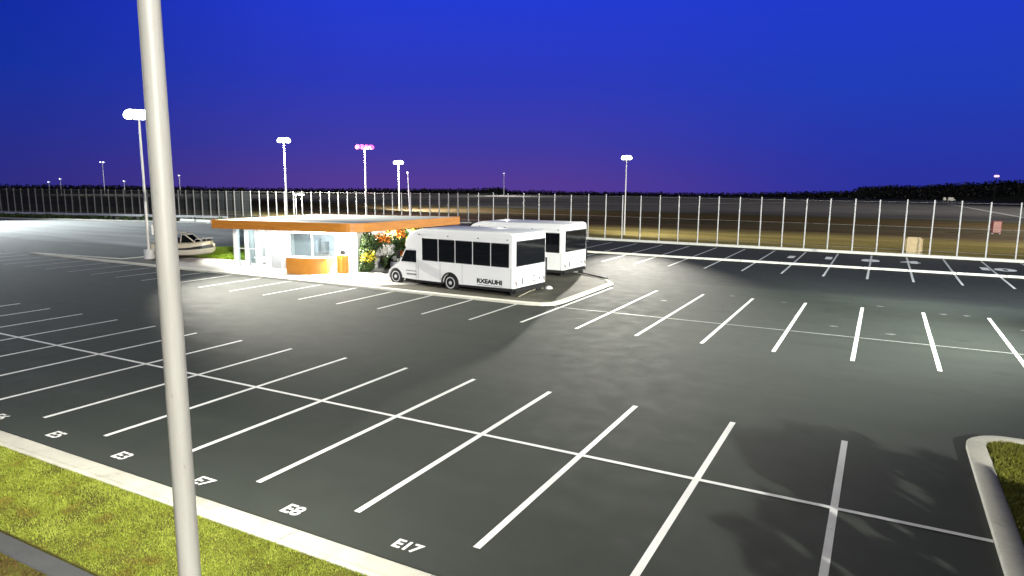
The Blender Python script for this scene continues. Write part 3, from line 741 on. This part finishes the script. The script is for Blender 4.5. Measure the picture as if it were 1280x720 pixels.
# distant parked vehicles
for i, (x, y) in enumerate(((21.6, 299.2), (19.6, 299.6))):
    o = empty('distant_van', (x, y, -.06), R(10)); tag(o, ('tiny white van parked far off below the wooded hill', 'tiny narrow white vehicle beside the far van')[i], 'van', 'vehicles parked below the hill')
    s_ = .75 if i == 0 else .3; o.scale = (.8, .8, .8)
    mb = MB(); mb.box(-1.5 * s_, 1.2 * s_, -.9, .9, .35, 1.9); mb.prism([(-.9, .35), (.9, .35), (.9, 1.1), (-.9, 1.1)], 1.2 * s_, 2.0 * s_, Matrix(((0, 0, 1, 0), (1, 0, 0, 0), (0, 1, 0, 0), (0, 0, 0, 1)))); mb.build('body', M['lens_far'] if False else M['boat_white'], o, bevel=.08)
    mb = MB()
    for xx in (-.9 * s_, 1.3 * s_): mb.lathe([(.33, -.95), (.33, .95)], xx, 0, 12, 'y')
    for k in range(len(mb.v)): mb.v[k] = (mb.v[k][0], mb.v[k][1], mb.v[k][2] + .33)
    mb.build('wheel', M['black'], o)
spot(20, 295, 6, 900, COOL, 20, 299, 150, .5)  # spot without a fixture, added to brighten the far vans
# boxes beyond the right fence
o = empty('utility_cabinet', (2.8, 74.1, -.06), R(-8)); tag(o, 'tan rounded utility cabinet standing right behind the white post fence', 'utility cabinet')
mb = MB(); mb.box(-.68, .68, -.4, .4, .08, 1.56); mb.build('body', M['tan'], o, bevel=.14, smooth=True)
mb = MB(); mb.box(-.56, .56, -.43, -.405, .2, 1.4); mb.build('door', M['tan'], o, bevel=.01)
mb = MB(); mb.box(.4, .46, -.46, -.43, .75, .95); mb.build('handle', M['galv'], o)
mb = MB(); mb.box(-.72, .72, -.45, .45, 0, .08); mb.build('plinth', M['concrete'], o)
o = empty('equipment_box', (13.4, 109.8, -.06), R(14)); tag(o, 'pink and dark red box on legs out in the field beyond the fence', 'equipment box')
mb = MB(); mb.box(-.62, .40, -.35, .35, .15, 1.7); mb.build('body', M['red'], o, bevel=.03)
mb = MB(); mb.box(-.58, .30, -.38, -.352, .22, 1.62); mb.build('front_panel', M['pink'], o, bevel=.006)
for xx in (-.5, .3):
    mb = MB(); mb.box(xx - .05, xx + .05, -.25, .25, 0, .15); mb.build('leg', M['galv'], o)

# ------------------------------------------------------------------ buses
XZ = Matrix(((1, 0, 0, 0), (0, 0, 1, 0), (0, 1, 0, 0), (0, 0, 0, 1)))     # (u, v, w) -> (u, w, v)
W = 3.5
def arc(cx, cz, r_, n=14):
    return [(cx + r_ * math.cos(math.pi * k / n), cz + r_ * math.sin(math.pi * k / n)) for k in range(n + 1)]
def extr(mb, prof, y0, y1): mb.prism(prof, y0, y1, XZ)
def make_bus():
    # local frame: x forwards from the rear face, y across from the near side to the far side
    root = empty('shuttle_bus', (0, 0, 0))
    RW, FW, r = 4.46, 8.93, .5
    bm = bmesh.new()
    prof = [(7.05, .47)] + [(x, max(z, .47)) for x, z in arc(RW, .47, .60)] + [(0, .55), (0, 3.40), (.05, 3.57), (.25, 3.63), (6.6, 3.60), (7.05, 3.50), (7.45, 3.36), (7.75, 3.10), (7.95, 2.80), (8.02, 2.45), (7.9, 2.32), (7.05, 2.28)]
    vs = [[bm.verts.new((x, y, z)) for x, z in prof] for y in (0, W)]
    bm.faces.new(vs[0]); bm.faces.new(list(reversed(vs[1])))
    n = len(prof)
    for i in range(n): bm.faces.new((vs[0][i], vs[0][(i + 1) % n], vs[1][(i + 1) % n], vs[1][i]))
    bmesh.ops.recalc_face_normals(bm, faces=bm.faces)
    be = []
    for s_ in (0, 1):
        for i in range(n):
            a, b_ = prof[i], prof[(i + 1) % n]
            if max(a[1], b_[1]) > 2.4 or (a[0] == 0 and b_[0] == 0):
                e = bm.edges.get((vs[s_][i], vs[s_][(i + 1) % n]))
                if e and (a[1] > 2.3 or a[0] == 0) and (b_[1] > 2.3 or b_[0] == 0): be.append(e)
    bmesh.ops.bevel(bm, geom=be, offset=.13, segments=4, affect='EDGES', profile=.5, clamp_overlap=True)
    me = bpy.data.meshes.new('body'); bm.to_mesh(me); bm.free(); me.materials.append(M['bus'])
    me.polygons.foreach_set('use_smooth', [True] * len(me.polygons))
    try: me.set_sharp_from_angle(angle=R(32))
    except Exception: pass
    body = bpy.data.objects.new('body', me); COL.objects.link(body); body.parent = root
    # cab with sloping hood
    mb = MB()
    prof = [(7.03, .42)] + [(FW + .56 * math.cos(math.pi * (1 - k / 12)) , .47 + .56 * math.sin(math.pi * k / 12)) for k in range(13)] + [(9.52, .47), (9.56, .62), (9.50, .86), (9.30, 1.02), (8.62, 1.45), (8.05, 2.34), (7.03, 2.34)]
    extr(mb, prof, .16, W - .16); mb.build('cab', M['bus'], root, bevel=.035, smooth=True)
    # glazing
    def win(x0, x1, z0, z1, y, s_):
        mb = MB(); mb.box(x0 - .045, x1 + .045, min(y, y + s_ * .012), max(y, y + s_ * .012), z0 - .045, z1 + .045); f = mb.build('window', M['black'], root, bevel=.004)
        mb = MB(); a_ = y + s_ * .014; mb.box(x0, x1, min(y, a_ + s_ * .004), max(y, a_ + s_ * .004), z0, z1); mb.build('pane', M['tint'], f)
    pitch = (6.60 - .26) / 5
    for k in range(5):
        for y, s_ in ((0, -1), (W, 1)): win(.26 + k * pitch + .07, .26 + (k + 1) * pitch - .07, 1.74, 2.98, y, s_)
    def plate(name, mat, x0, x1, y0, y1, z0, z1, bev=.0, parent=root):
        mb = MB(); mb.box(x0, x1, y0, y1, z0, z1); return mb.build(name, mat, parent, bevel=bev)
    f = plate('rear_window', M['black'], -.012, 0.02, .27, W - .15, 1.74, 3.16, .004)
    plate('pane', M['tint'], -.018, 0.0, .32, W - .20, 1.79, 3.11, 0, f)
    # windscreen and cab side windows
    mb = MB(); ux = (8.62 - 8.05); uz = (1.45 - 2.34); L_ = math.hypot(ux, uz); nx, nz = -uz / L_, ux / L_
    pt = lambda t, o_: (8.05 + ux * t + nx * o_, 2.34 + uz * t + nz * o_)
    extr(mb, [pt(.06, .0), pt(.94, .0), pt(.94, .02), pt(.06, .02)], .26, W - .26); mb.build('windscreen', M['tint'], root)
    for y0, y1 in ((.135, .165), (W - .165, W - .135)):
        mb = MB(); extr(mb, [(7.16, 1.50), (8.42, 1.50), (8.02, 2.22), (7.16, 2.22)], y0, y1); mb.build('cab_window', M['tint'], root)
    # mirrors
    for y0, s_ in ((.16, -1), (W - .16, 1)):
        mb = MB(); mb.tube([(8.25, y0, 1.75), (8.3, y0 + s_ * .3, 1.85)], .025, 6); mi = mb.build('mirror', M['black'], root)
        mb = MB(); mb.box(8.22, 8.36, min(y0 + s_ * .28, y0 + s_ * .52), max(y0 + s_ * .28, y0 + s_ * .52), 1.7, 2.2); mb.build('mirror_head', M['black'], mi, bevel=.03)
    # wheels
    def wheel(cx, y, s_, wd=.30):
        mb = MB(); mb.lathe([(.34, 0), (.46, 0), (.50, .05), (.50, wd - .05), (.46, wd), (.34, wd)], 0, 0, 32, 'y', None)
        T = Matrix.Translation((cx, y, .5)) @ Matrix.Diagonal((1, s_, 1, 1))
        mb.v = [tuple(T @ Vector(v)) for v in mb.v]; wv = mb.build('wheel', M['black'], root, smooth=True)
        mb = MB(); mb.lathe([(.34, .03), (.34, -.004), (.29, -.012), (.26, .05), (.13, .05), (.10, -.03), (.03, -.05)], 0, 0, 28, 'y')
        mb.v = [tuple(T @ Vector(v)) for v in mb.v]; mb.build('rim', M['chrome'], wv, smooth=True)
        mb = MB()
        for k in range(8):
            a = 2 * math.pi * k / 8; mb.lathe([(.038, .044), (.038, .056)], .20 * math.cos(a), 0, 8, 'y')
            for q in range(-16, 0): mb.v[q] = (mb.v[q][0], mb.v[q][1] - .008, mb.v[q][2] + .20 * math.sin(a))
        mb.v = [tuple(T @ Vector(v)) for v in mb.v]; mb.build('hole', M['under'], wv)
    for cx, inset_ in ((RW, .04), (FW, .18)):
        wheel(cx, inset_, 1, .42 if cx == RW else .3); wheel(cx, W - inset_, -1, .42 if cx == RW else .3)
    # wheel arch trim
    for y0, y1 in ((-.015, .05), (W - .05, W + .015)):
        mb = MB(); o_ = arc(RW, .47, .66); i_ = arc(RW, .47, .585)
        nn = len(o_); extr(mb, o_ + i_[::-1], y0, y1); mb.build('arch_trim', M['black'], root)
    plate('underbody', M['under'], .25, 8.4, .5, W - .5, .26, .60)
    plate('wheel_housing', M['under'], RW - .58, RW + .58, .30, W - .30, .5, 1.0)
    plate('wheel_housing', M['under'], FW - .54, FW + .54, .42, W - .42, .45, .98)
    plate('side_skirt', M['under'], 5.15, 7.0, .03, W - .03, .34, .47)
    plate('side_skirt', M['under'], .1, 3.78, .06, W - .06, .34, .52)
    plate('rear_bumper', M['under'], -.06, .08, .15, W - .15, .30, .48, .03)
    plate('front_bumper', M['bus_dirt'], 9.50, 9.66, .3, W - .3, .36, .62, .04)
    plate('grille', M['black'], 9.44, 9.575, .9, W - .9, .64, .82)
    for yy in (.35, W - .75): plate('headlight', M['plate'], 9.40, 9.57, yy, yy + .4, .66, .86, .03)
    for yy in (.14, W - .40):
        plate('tail_light', M['lens_grey'], -.02, .02, yy + .02, yy + .10, .78, .98, .008)
        plate('tail_light', M['tail'], -.02, .02, yy + .14, yy + .24, .66, .90, .008)
    plate('marker_lamp', M['lens_grey'], -.02, .02, .86, 1.0, .70, 1.06, .008)
    plate('marker_lamp', M['lens_grey'], -.02, .02, 2.05, 2.25, 1.02, 1.10, .008)
    plate('marker_lamp', M['lens_grey'], -.02, .02, 2.05, 2.25, .74, .82, .008)
    plate('marker_lamp', M['lens_grey'], -.02, .02, 2.70, 2.86, .80, .94, .008)
    plate('licence_plate', M['plate'], -.025, .0, 1.45, 1.85, .68, .86, .005)
    plate('rain_gutter', M['bus'], .2, 7.0, -.03, .0, 3.27, 3.31); plate('rain_gutter', M['bus'], .2, 7.0, W, W + .03, 3.27, 3.31)
    plate('door_seal', M['black'], -.03, .34, W + .003, W + .10, .95, 2.0, .03)
    plate('mud_flap', M['black'], .22, .30, W - .62, W - .08, .08, .62); plate('mud_flap', M['black'], .22, .30, .12, .62, .16, .55)
    for x in (.16, 3.55, 5.20, 6.92):
        plate('panel_seam', M['greytext'], x - .008, x + .008, -.004, .0, .56, 1.66)
    for x in (.4, 2.4, 4.6, 6.8): plate('marker_lamp', M['lens_grey'], x - .06, x + .06, -.02, .0, 3.20, 3.255, .005)
    # lettering on the near side and pinstripes on the cab door
    me = text_mesh('RXEAUHI', .33, .02)
    o_ = bpy.data.objects.new('lettering', me); me.materials.append(M['text']); COL.objects.link(o_); o_.parent = root
    o_.matrix_local = Matrix.Translation((1.62, -.006, .82)) @ Matrix.Rotation(math.pi, 4, 'Z') @ Matrix.Rotation(R(90), 4, 'X') @ Matrix.Translation((0, 0, 0)) @ Matrix.Diagonal((1.30, 1.0, 1, 1))
    o_.matrix_local = Matrix.Translation((1.62, -.006, .80)) @ Matrix(((-1.28, 0, 0, 0), (0, 0, -1, 0), (0, 1, 0, 0), (0, 0, 0, 1)))
    plate('pinstripe', M['text'], .72, 2.45, -.006, .0, .575, .60)
    plate('pinstripe', M['greytext'], 7.2, 8.05, .152, .165, .93, .985); plate('pinstripe', M['greytext'], 7.2, 8.0, .152, .165, .70, .80)
    return root
bus1 = make_bus()
tag(bus1, 'white shuttle bus nearer the bays, black lettering low on its side', 'bus', 'white shuttle buses beside the kiosk')
bpy.context.view_layer.update()
bus2 = copy_tree(bus1)
for ch in list(bus2.children):
    if ch.name.startswith(('lettering', 'pinstripe')): bpy.data.objects.remove(ch)
bus2['label'] = 'second white shuttle bus, half hidden behind the lettered one'
for o, (x, y, th) in ((bus1, (-17.6151, 32.8810, -.0926)), (bus2, (-18.50, 41.54, -.0703))):
    a_ = Vector((-math.cos(th), -math.sin(th))); b_ = Vector((-math.sin(th), math.cos(th)))
    o.rotation_euler = (0, 0, 0)
    o.matrix_world = Matrix(((a_.x, b_.x, 0, x), (a_.y, b_.y, 0, y), (0, 0, 1, .0), (0, 0, 0, 1)))
# white patch and hose behind the first bus
mb = MB(); mb.lathe([(.24, 0), (.22, .10), (.12, .16), (.03, .18)], 0, 0, 16)
o = tag(mb.build('drain_cap', M['block'], smooth=True), 'small white dome on the ground behind the lettered bus', 'drain cap'); o.location = (-17.2, 36.6, .105)
mb = MB(); mb.tube([(-17.35, 33.0, .125), (-17.5, 34.0, .125), (-17.7, 35.2, .125), (-17.75, 36.2, .125), (-17.45, 36.6, .125)], .02, 6)
tag(mb.build('hose', M['cream'], smooth=True), 'thin pale hose on the tarmac behind the lettered bus', 'hose')

# ------------------------------------------------------------------ kiosk
KA = R(10.7)
kz = .122
kiosk = empty('ticket_kiosk', (-41.4, 34.35, kz), KA); tag(kiosk, 'white ticket kiosk with an oversailing orange edged flat roof', 'kiosk')
ca, sa = math.cos(KA), math.sin(KA)
def kl(x, y):   # world -> kiosk local
    dx, dy = x + 41.4, y - 34.35
    return (dx * ca + dy * sa, -dx * sa + dy * ca)
def kp(name, mat, x0, x1, y0, y1, z0, z1, bev=0, parent=kiosk):
    mb = MB(); mb.box(x0, x1, y0, y1, z0, z1); return mb.build(name, mat, parent, bevel=bev)
# roof: rounded front corner
Lc, Fc, Rc, Bc = (-41.55, 32.35), (-30.2, 34.55), (-29.5, 46.2), (-41.6, 42.8)
cor = []
for i, p_ in enumerate((Lc, Fc, Rc, Bc)):
    q0, q1, q2 = Vector((Bc, Lc, Fc, Rc)[i]), Vector(p_), Vector((Fc, Rc, Bc, Lc)[i])
    r_ = 1.5 if i == 1 else .25
    a = q1 + (q0 - q1).normalized() * r_; c_ = q1 + (q2 - q1).normalized() * r_
    for k in range(9):
        t = k / 8; cor.append(kl(*((1 - t) ** 2 * a + 2 * t * (1 - t) * q1 + t * t * c_)))
zb, zt = 3.0 - kz, 3.60 - kz
mb = MB(); n_ = len(cor); mb.add([(x, y, zb) for x, y in cor] + [(x, y, zt) for x, y in cor], [(i, (i + 1) % n_, n_ + (i + 1) % n_, n_ + i) for i in range(n_)])
inn = inset(cor, .05)
mb.add([(x, y, zb) for x, y in cor] + [(x, y, zb) for x, y in inn], [(i, (i + 1) % n_, n_ + (i + 1) % n_, n_ + i) for i in range(n_)])
mb.add([(x, y, zt) for x, y in cor] + [(x, y, zt) for x, y in inn], [(i, (i + 1) % n_, n_ + (i + 1) % n_, n_ + i) for i in range(n_)])
mb.build('fascia', M['orange'], kiosk, fix=False)
mb = MB(); mb.prism(inset(cor, .06), zb + .01, zt - .02); mb.build('roof', M['roofing'], kiosk)
mb = MB(); ins = inset(cor, .06); mb.sheet(ins, zb + .004); mb.build('soffit', M['wall'], kiosk, fix=False)
# walls; front at y=0, depth 8, right end x=9.98
D = 8.0
zc = zb + .004
kp('wall', M['wall'], 2.53, 4.55, 0, .18, 0, zc)                     # left of the hatch
kp('wall', M['wall'], 8.25, 9.98, 0, .18, 0, zc)                     # right of the hatch
kp('wall', M['wall'], 4.55, 8.25, 0, .18, 0, .95); kp('wall', M['wall'], 4.55, 8.25, 0, .18, 2.55, zc)
kp('wall', M['wall'], 9.80, 9.98, .18, D, 0, zc); kp('wall', M['wall'], 2.53, 2.71, .18, D, 0, zc)
kp('wall', M['wall'], 2.71, 9.80, D - .18, D, 0, zc); kp('partition', M['wall_in'], 2.71, 9.80, 3.2, 3.3, 0, zc)
kp('window_frame', M['wall'], 6.35, 6.43, .03, .15, .95, 2.55)
for x0, x1 in ((4.6, 6.34), (6.44, 8.2)): kp('window', M['glass'], x0, x1, .08, .10, .97, 2.53)
# interior seen through the hatch
for x0, x1, z0, z1, mt in ((4.8, 5.1, .9, 1.9, 'door_grey'), (5.35, 5.75, .9, 1.75, 'housing'), (6.7, 7.1, 0, 2.3, 'door_grey'), (7.3, 7.9, .9, 1.5, 'wall_in')):
    kp('shelf_unit', M[mt], x0, x1, 2.7, 3.19, z0, z1, .01)
kp('ledge', M['wall'], 4.4, 8.4, -.32, .0, .90, .95, .01)
dr = kp('door', M['door_grey'], 3.02, 3.88, -.03, -.002, .03, 2.05, .01); kp('handle', M['galv'], 3.78, 3.83, -.08, -.03, .95, 1.1, .005, dr)
# louvred lamp on the wall
kp('sign_panel', M['door_grey'], 4.05, 4.25, -.05, -.002, 1.35, 2.05, .01)
# glazed waiting bay on the left
for x0, x1 in ((-.25, .10), (.73, 1.01), (1.64, 1.99)):
    kp('column', M['wall'], x0, x1, 0, .3, 0, zc, .015)
for x0, x1 in ((.10, .73), (1.01, 1.64)):
    kp('glass_panel', M['glass'], x0, x1, .12, .14, .05, zc)
    kp('glazing_bar', M['wall'], x0, x1, .10, .16, 1.28, 1.33)
kp('bay_wall', M['wall_in'], -.25, 1.99, 2.0, 2.1, 0, zc); kp('bench', M['wall'], .1, 1.8, 1.4, 1.9, .1, .5, .02)
kp('column', M['wall'], -.25, .0, 1.75, 2.0, 0, zc)
# curved orange counter in front of the hatch
mb = MB()
pA, pB, pC = Vector(kl(-35.4, 33.38)), Vector(kl(-33.85, 33.62)), Vector(kl(-32.78, 34.5))
n_ = 14; out = []
ctl = 2 * pB - .5 * (pA + pC)
cv = [(1 - t) ** 2 * pA + 2 * t * (1 - t) * ctl + t * t * pC for t in [i / n_ for i in range(n_ + 1)]]
outl = [tuple(v) for v in cv] + [tuple(v + Vector((-.10, .55))) for v in cv[::-1]]
mb.prism(outl, .0, 1.06); ct = mb.build('counter', M['orange2'], kiosk)
mb = MB(); outl = [tuple(v + Vector((0, -.06))) for v in cv] + [tuple(v + Vector((-.10, .6))) for v in cv[::-1]]; mb.prism(outl, 1.06, 1.12); mb.build('counter_top', M['wall'], ct)
# downlights in the soffit
for x, y in ((1.2, -1.0), (3.6, -1.0), (5.6, -1.0), (7.6, -1.0), (9.6, -1.0), (11.2, 2.2), (11.0, 5.0)):
    mb = MB(); mb.lathe([(.16, zb - .03), (.16, zb + .003)], x, y, 16); dl = mb.build('downlight', M['housing'], kiosk)
    mb = MB(); mb.lathe([(.13, zb - .036), (.13, zb - .031)], x, y, 16); mb.build('lens', M['lens_down'], dl)
def kworld(x, y, z):
    return (-41.4 + x * ca - y * sa, 34.35 + x * sa + y * ca, z + kz)
def area(loc, P, sx, sy, col, name='kiosk_light'):
    l = bpy.data.lights.new(name, 'AREA'); l.shape = 'RECTANGLE'; l.size = sx; l.size_y = sy; l.energy = P; l.color = col
    o = bpy.data.objects.new(name, l); COL.objects.link(o); o.location = loc; o.rotation_euler = (0, 0, KA)
    return o
KC = (1.0, .97, .90)
for x, y, P in ((1.2, -1.0, 40), (3.6, -1.0, 70), (5.6, -1.0, 260), (7.6, -1.0, 620), (9.6, -1.0, 820), (11.4, 2.2, 330), (11.6, 5.0, 330)):
    area(kworld(x, y, zb - .06), P, .4, .4, KC)
area(kworld(6.3, 1.6, zb - .06), 230, 3.0, 1.4, (1, 1, 1)); area(kworld(.9, 1.0, zb - .06), 70, 1.4, .8, (.9, 1, 1))

# orange podium bin by the hatch
pb = empty('podium', (-32.12, 35.35, kz), KA); tag(pb, 'amber orange podium with a small dark device on top, beside the counter', 'podium')
mb = MB(); mb.prism(rrect(-.36, .36, -.26, .26, .1, 4), .02, 1.18); mb.build('body', M['orange2'], pb)
mb = MB(); mb.box(-.10, .10, -.285, -.262, .1, 1.1); mb.build('panel', M['yellow2'], pb)
mb = MB(); mb.prism(rrect(-.33, .33, -.24, .24, .08, 4), 1.18, 1.23); mb.build('top', M['yellow2'], pb)
mb = MB(); mb.tube([(0, 0, 1.22), (0, 0, 1.34)], .06, 10); mb.box(-.17, .17, -.10, .10, 1.30, 1.58); mb.build('device', M['black'], pb, bevel=.02)

# planting along the right side of the kiosk
def shrub(x, y, h, r_, label, flowers, nleaf=3600, grp='flowering shrubs beside the kiosk', leaf=.10, base=.0):
    o = empty('flowering_shrub', (x, y, kz)); tag(o, label, 'shrub', grp)
    mb = MB()
    for k in range(5):
        a = k * 1.3; mb.tube([(0, 0, 0), (.15 * math.cos(a), .15 * math.sin(a), h * .4), (r_ * .5 * math.cos(a), r_ * .5 * math.sin(a), h * .8)], [.03, .022, .01], 6)
    mb.build('stem', M['bark'], o)
    cs = [(random.uniform(-.45, .45) * r_, random.uniform(-.45, .45) * r_, base + (h - base) * random.uniform(.12, .88), r_ * .55, r_ * .55, (h - base) * .2) for _ in range(13)]
    leaf_obj('foliage', M['leaf'], cs, nleaf, leaf, o, zmin=.01)
    for mt, n, zlo, zhi in flowers:
        fc = [(random.uniform(-.4, .4) * r_ + .5 * r_, random.uniform(-.4, .4) * r_ - .55 * r_, h * random.uniform(zlo, zhi), .32 * r_ + .1, .32 * r_ + .1, .28) for _ in range(9)]
        leaf_obj('flowers', M[mt], fc, int(n * 1.5), leaf * .85, o, zmin=.02)
    return o
def kw2(x, y): v = kworld(x, y, 0); return v[0], v[1]
specs = [(10.55, .55, 2.8, .7, 'tall dark leafy shrub at the kiosk corner with a few yellow blooms', [('fl_yellow', 160, .35, .5)]),
         (10.95, 2.1, 2.5, .85, 'leafy shrub with white blooms halfway up beside the kiosk', [('fl_white', 420, .5, .68), ('fl_orange', 120, .85, .98)]),
         (11.05, 3.6, 2.8, .9, 'tall leafy shrub carrying a mass of orange blooms by the kiosk', [('fl_orange', 500, .75, .98), ('fl_orange', 420, .2, .4)]),
         (11.15, 5.1, 2.75, .95, 'shrub thick with bright yellow blooms nearest the bus nose', [('fl_yellow', 900, .42, .72), ('fl_orange', 500, .12, .36)]),
         (11.1, 6.6, 2.9, .9, 'dark green shrub with yellow tips farthest along the kiosk side', [('fl_yellow', 260, .6, .95)])]
for x, y, h, r_, lb, fl in specs:
    wx, wy = kw2(x, y); shrub(wx, wy, h, r_ * 1.15, lb, fl, nleaf=5200)
wx, wy = kw2(11.9, 2.1)
o = empty('planter', (wx, wy, kz), KA); tag(o, 'white rounded planter pot with pale blooms in front of the shrubs', 'planter')
mb = MB(); mb.lathe([(.30, 0), (.42, .12), (.46, .45), (.43, .62), (.36, .62), (.34, .55)], 0, 0, 24); mb.build('pot', M['wall'], o, smooth=True)
leaf_obj('foliage', M['leaf'], [(0, 0, .72, .3, .3, .2)], 200, .08, o); leaf_obj('flowers', M['fl_white'], [(0, 0, .82, .36, .36, .16)], 260, .08, o)

# ------------------------------------------------------------------ boat beside the island
bt = empty('motor_boat', (-50.75, 36.4, .0), R(27)); tag(bt, 'cream motor boat with a black side stripe and dark windscreen, ashore', 'boat')
def hull(mb, stations, close=True):
    n = len(stations[0]); vs = [v for s_ in stations for v in s_]
    fs = [(i * n + k, i * n + k + 1, (i + 1) * n + k + 1, (i + 1) * n + k) for i in range(len(stations) - 1) for k in range(n - 1)]
    fs += [tuple(reversed(range(n))), tuple((len(stations) - 1) * n + k for k in range(n))]
    if close: fs += [(i * n, (i + 1) * n, (i + 1) * n + n - 1, i * n + n - 1) for i in range(len(stations) - 1)]
    mb.add(vs, fs)
def sect(x, hb, z0, z1, zs):
    # half-beam hb, keel z0, sheer z1 with chine
    return [(x, -hb, z1), (x, -hb * .98, zs), (x, -hb * .86, z0 + (zs - z0) * .35), (x, -hb * .3, z0), (x, hb * .3, z0), (x, hb * .86, z0 + (zs - z0) * .35), (x, hb * .98, zs), (x, hb, z1)]
ST = [(-2.2, 1.05, .12, .66), (0, 1.15, .12, .68), (1.6, 1.1, .14, .72), (2.6, .85, .22, .78), (3.3, .45, .40, .84), (3.62, .08, .62, .88)]
mb = MB(); hull(mb, [sect(x, b_, z0, z1, z1 - .12) for x, b_, z0, z1 in ST]); mb.build('hull', M['boat_white'], bt, smooth=True)
mb = MB()
for sgn in (-1, 1):
    pts = [(x, sgn * (b_ * 1.0 + .012), z1) for x, b_, z0, z1 in ST]
    hh = [.02, .10, .15, .22, .26, .2]
    vs = [(x, y, z - .02) for x, y, z in pts] + [(x, y, z + h_) for (x, y, z), h_ in zip(pts, hh)]
    mb.add(vs, [(i, i + 1, 7 + i, 6 + i) for i in range(5)])
mb.build('stripe', M['boat_black'], bt, fix=False)
mb = MB(); hull(mb, [[(x, -b_ * .995, z1 + .0), (x, -b_ * .97, z1 + .42), (x, -b_ * .80, z1 + .52), (x, b_ * .80, z1 + .52), (x, b_ * .97, z1 + .42), (x, b_ * .995, z1)] for x, b_, z0, z1 in [(-2.2, 1.04, 0, .67), (0, 1.13, 0, .69), (1.6, 1.07, 0, .73), (2.5, .82, 0, .78), (3.1, .5, 0, .82), (3.3, .34, 0, .84)]]); mb.build('topside', M['cream'], bt, smooth=True)
mb = MB(); mb.box(-2.1, -.4, -1.155, -1.12, .28, .55); mb.build('side_panel', M['maroon'], bt)
# cockpit and windscreen
mb = MB(); mb.box(-2.0, .55, -.85, .85, 1.15, 1.62); mb.build('cockpit_cover', M['boat_black'], bt, bevel=.06)
mb = MB(); mb.prism([(.6, 1.18), (2.05, 1.22), (1.1, 1.82), (.75, 1.86)], -.78, .78, XZ); mb.build('windscreen', M['tint'], bt)
mb = MB()
for y in (-.79, .79):
    mb.tube([(.58, y, 1.18), (.74, y, 1.88), (1.1, y, 1.84), (2.08, y, 1.22)], .045, 8)
mb.tube([(.74, -.79, 1.88), (.74, .79, 1.88)], .045, 8); mb.tube([(1.12, -.79, 1.84), (1.12, .79, 1.84)], .04, 8); mb.build('windscreen_frame', M['boat_white'], bt, smooth=True)
mb = MB(); mb.tube([(-2.0, -.9, 1.2), (-1.7, -.9, 2.0), (-1.7, .9, 2.0), (-2.0, .9, 1.2)], .04, 8); mb.tube([(-1.7, -.9, 2.0), (.5, -.8, 1.95), (.5, .8, 1.95), (-1.7, .9, 2.0)], .035, 8); mb.build('arch_frame', M['boat_white'], bt, smooth=True)
mb = MB(); mb.tube([(1.9, -.8, 1.25), (2.1, -.78, 1.52), (2.9, -.5, 1.55), (3.42, 0, 1.58), (2.9, .5, 1.55), (2.1, .78, 1.52), (1.9, .8, 1.25)], .028, 8)
for x, y in ((2.5, -.62), (3.0, -.42), (3.0, .42), (2.5, .62)): mb.tube([(x, y, 1.25), (x, y, 1.54)], .02, 6)
mb.build('bow_rail', M['galv'], bt, smooth=True)
mb = MB(); mb.box(2.55, 3.15, -.34, .34, 1.30, 1.55); mb.build('hatch_cover', M['boat_black'], bt, bevel=.04)
mb = MB(); mb.lathe([(.02, -.16), (.14, -.12), (.19, 0), (.14, .12), (.02, .16)], 0, 0, 16); o = mb.build('bow_fender', M['boat_white'], bt, smooth=True); o.location = (3.5, -.05, 1.02)
mb = MB()
for x in (-1.5, 1.2): mb.box(x - .12, x + .12, -.9, .9, 0, .14)
mb.build('cradle', M['under'], bt)

bt.scale = (.84, .78, 1.04)
# ------------------------------------------------------------------ tree behind the viewpoint whose shade falls on the near right bays
tr_ = empty('broadleaf_tree', (10.45, 4.9, 0.05)); tag(tr_, 'broadleaf tree standing on the slope beside the viewpoint', 'tree')
mb = MB(); mb.tube([(0, 0, -.1), (.05, 0, 1.6), (-.05, .1, 3.2)], [.2, .15, .11], 12)
for k in range(7):
    a = k * .9 + .3; mb.tube([(-.02, .05, 2.2 + .2 * k * .5), (1.0 * math.cos(a), 1.0 * math.sin(a), 3.9 + .2 * k), (1.7 * math.cos(a), 1.7 * math.sin(a), 4.8 + .22 * k)], [.08, .05, .02], 8)
mb.build('trunk', M['bark'], tr_, smooth=True)
cs = []
for k in range(46):
    a = random.uniform(0, 6.28); rr_ = 2.15 * random.uniform(.02, 1) ** .6; cs.append((rr_ * math.cos(a), rr_ * math.sin(a), random.uniform(3.3, 5.9 - rr_ * .4), random.uniform(.3, .7), random.uniform(.3, .7), random.uniform(.2, .4)))
leaf_obj('crown', M['leaf_tree'], [(c[0] * (1 + .16 * (i % 3)), c[1] * (1 + .16 * (i % 3)), c[2], c[3] * (.75 if i % 3 == 0 else 1.35), c[4] * (.75 if i % 3 == 0 else 1.35), c[5]) for i, c in enumerate(cs)], 4600, .21, tr_)
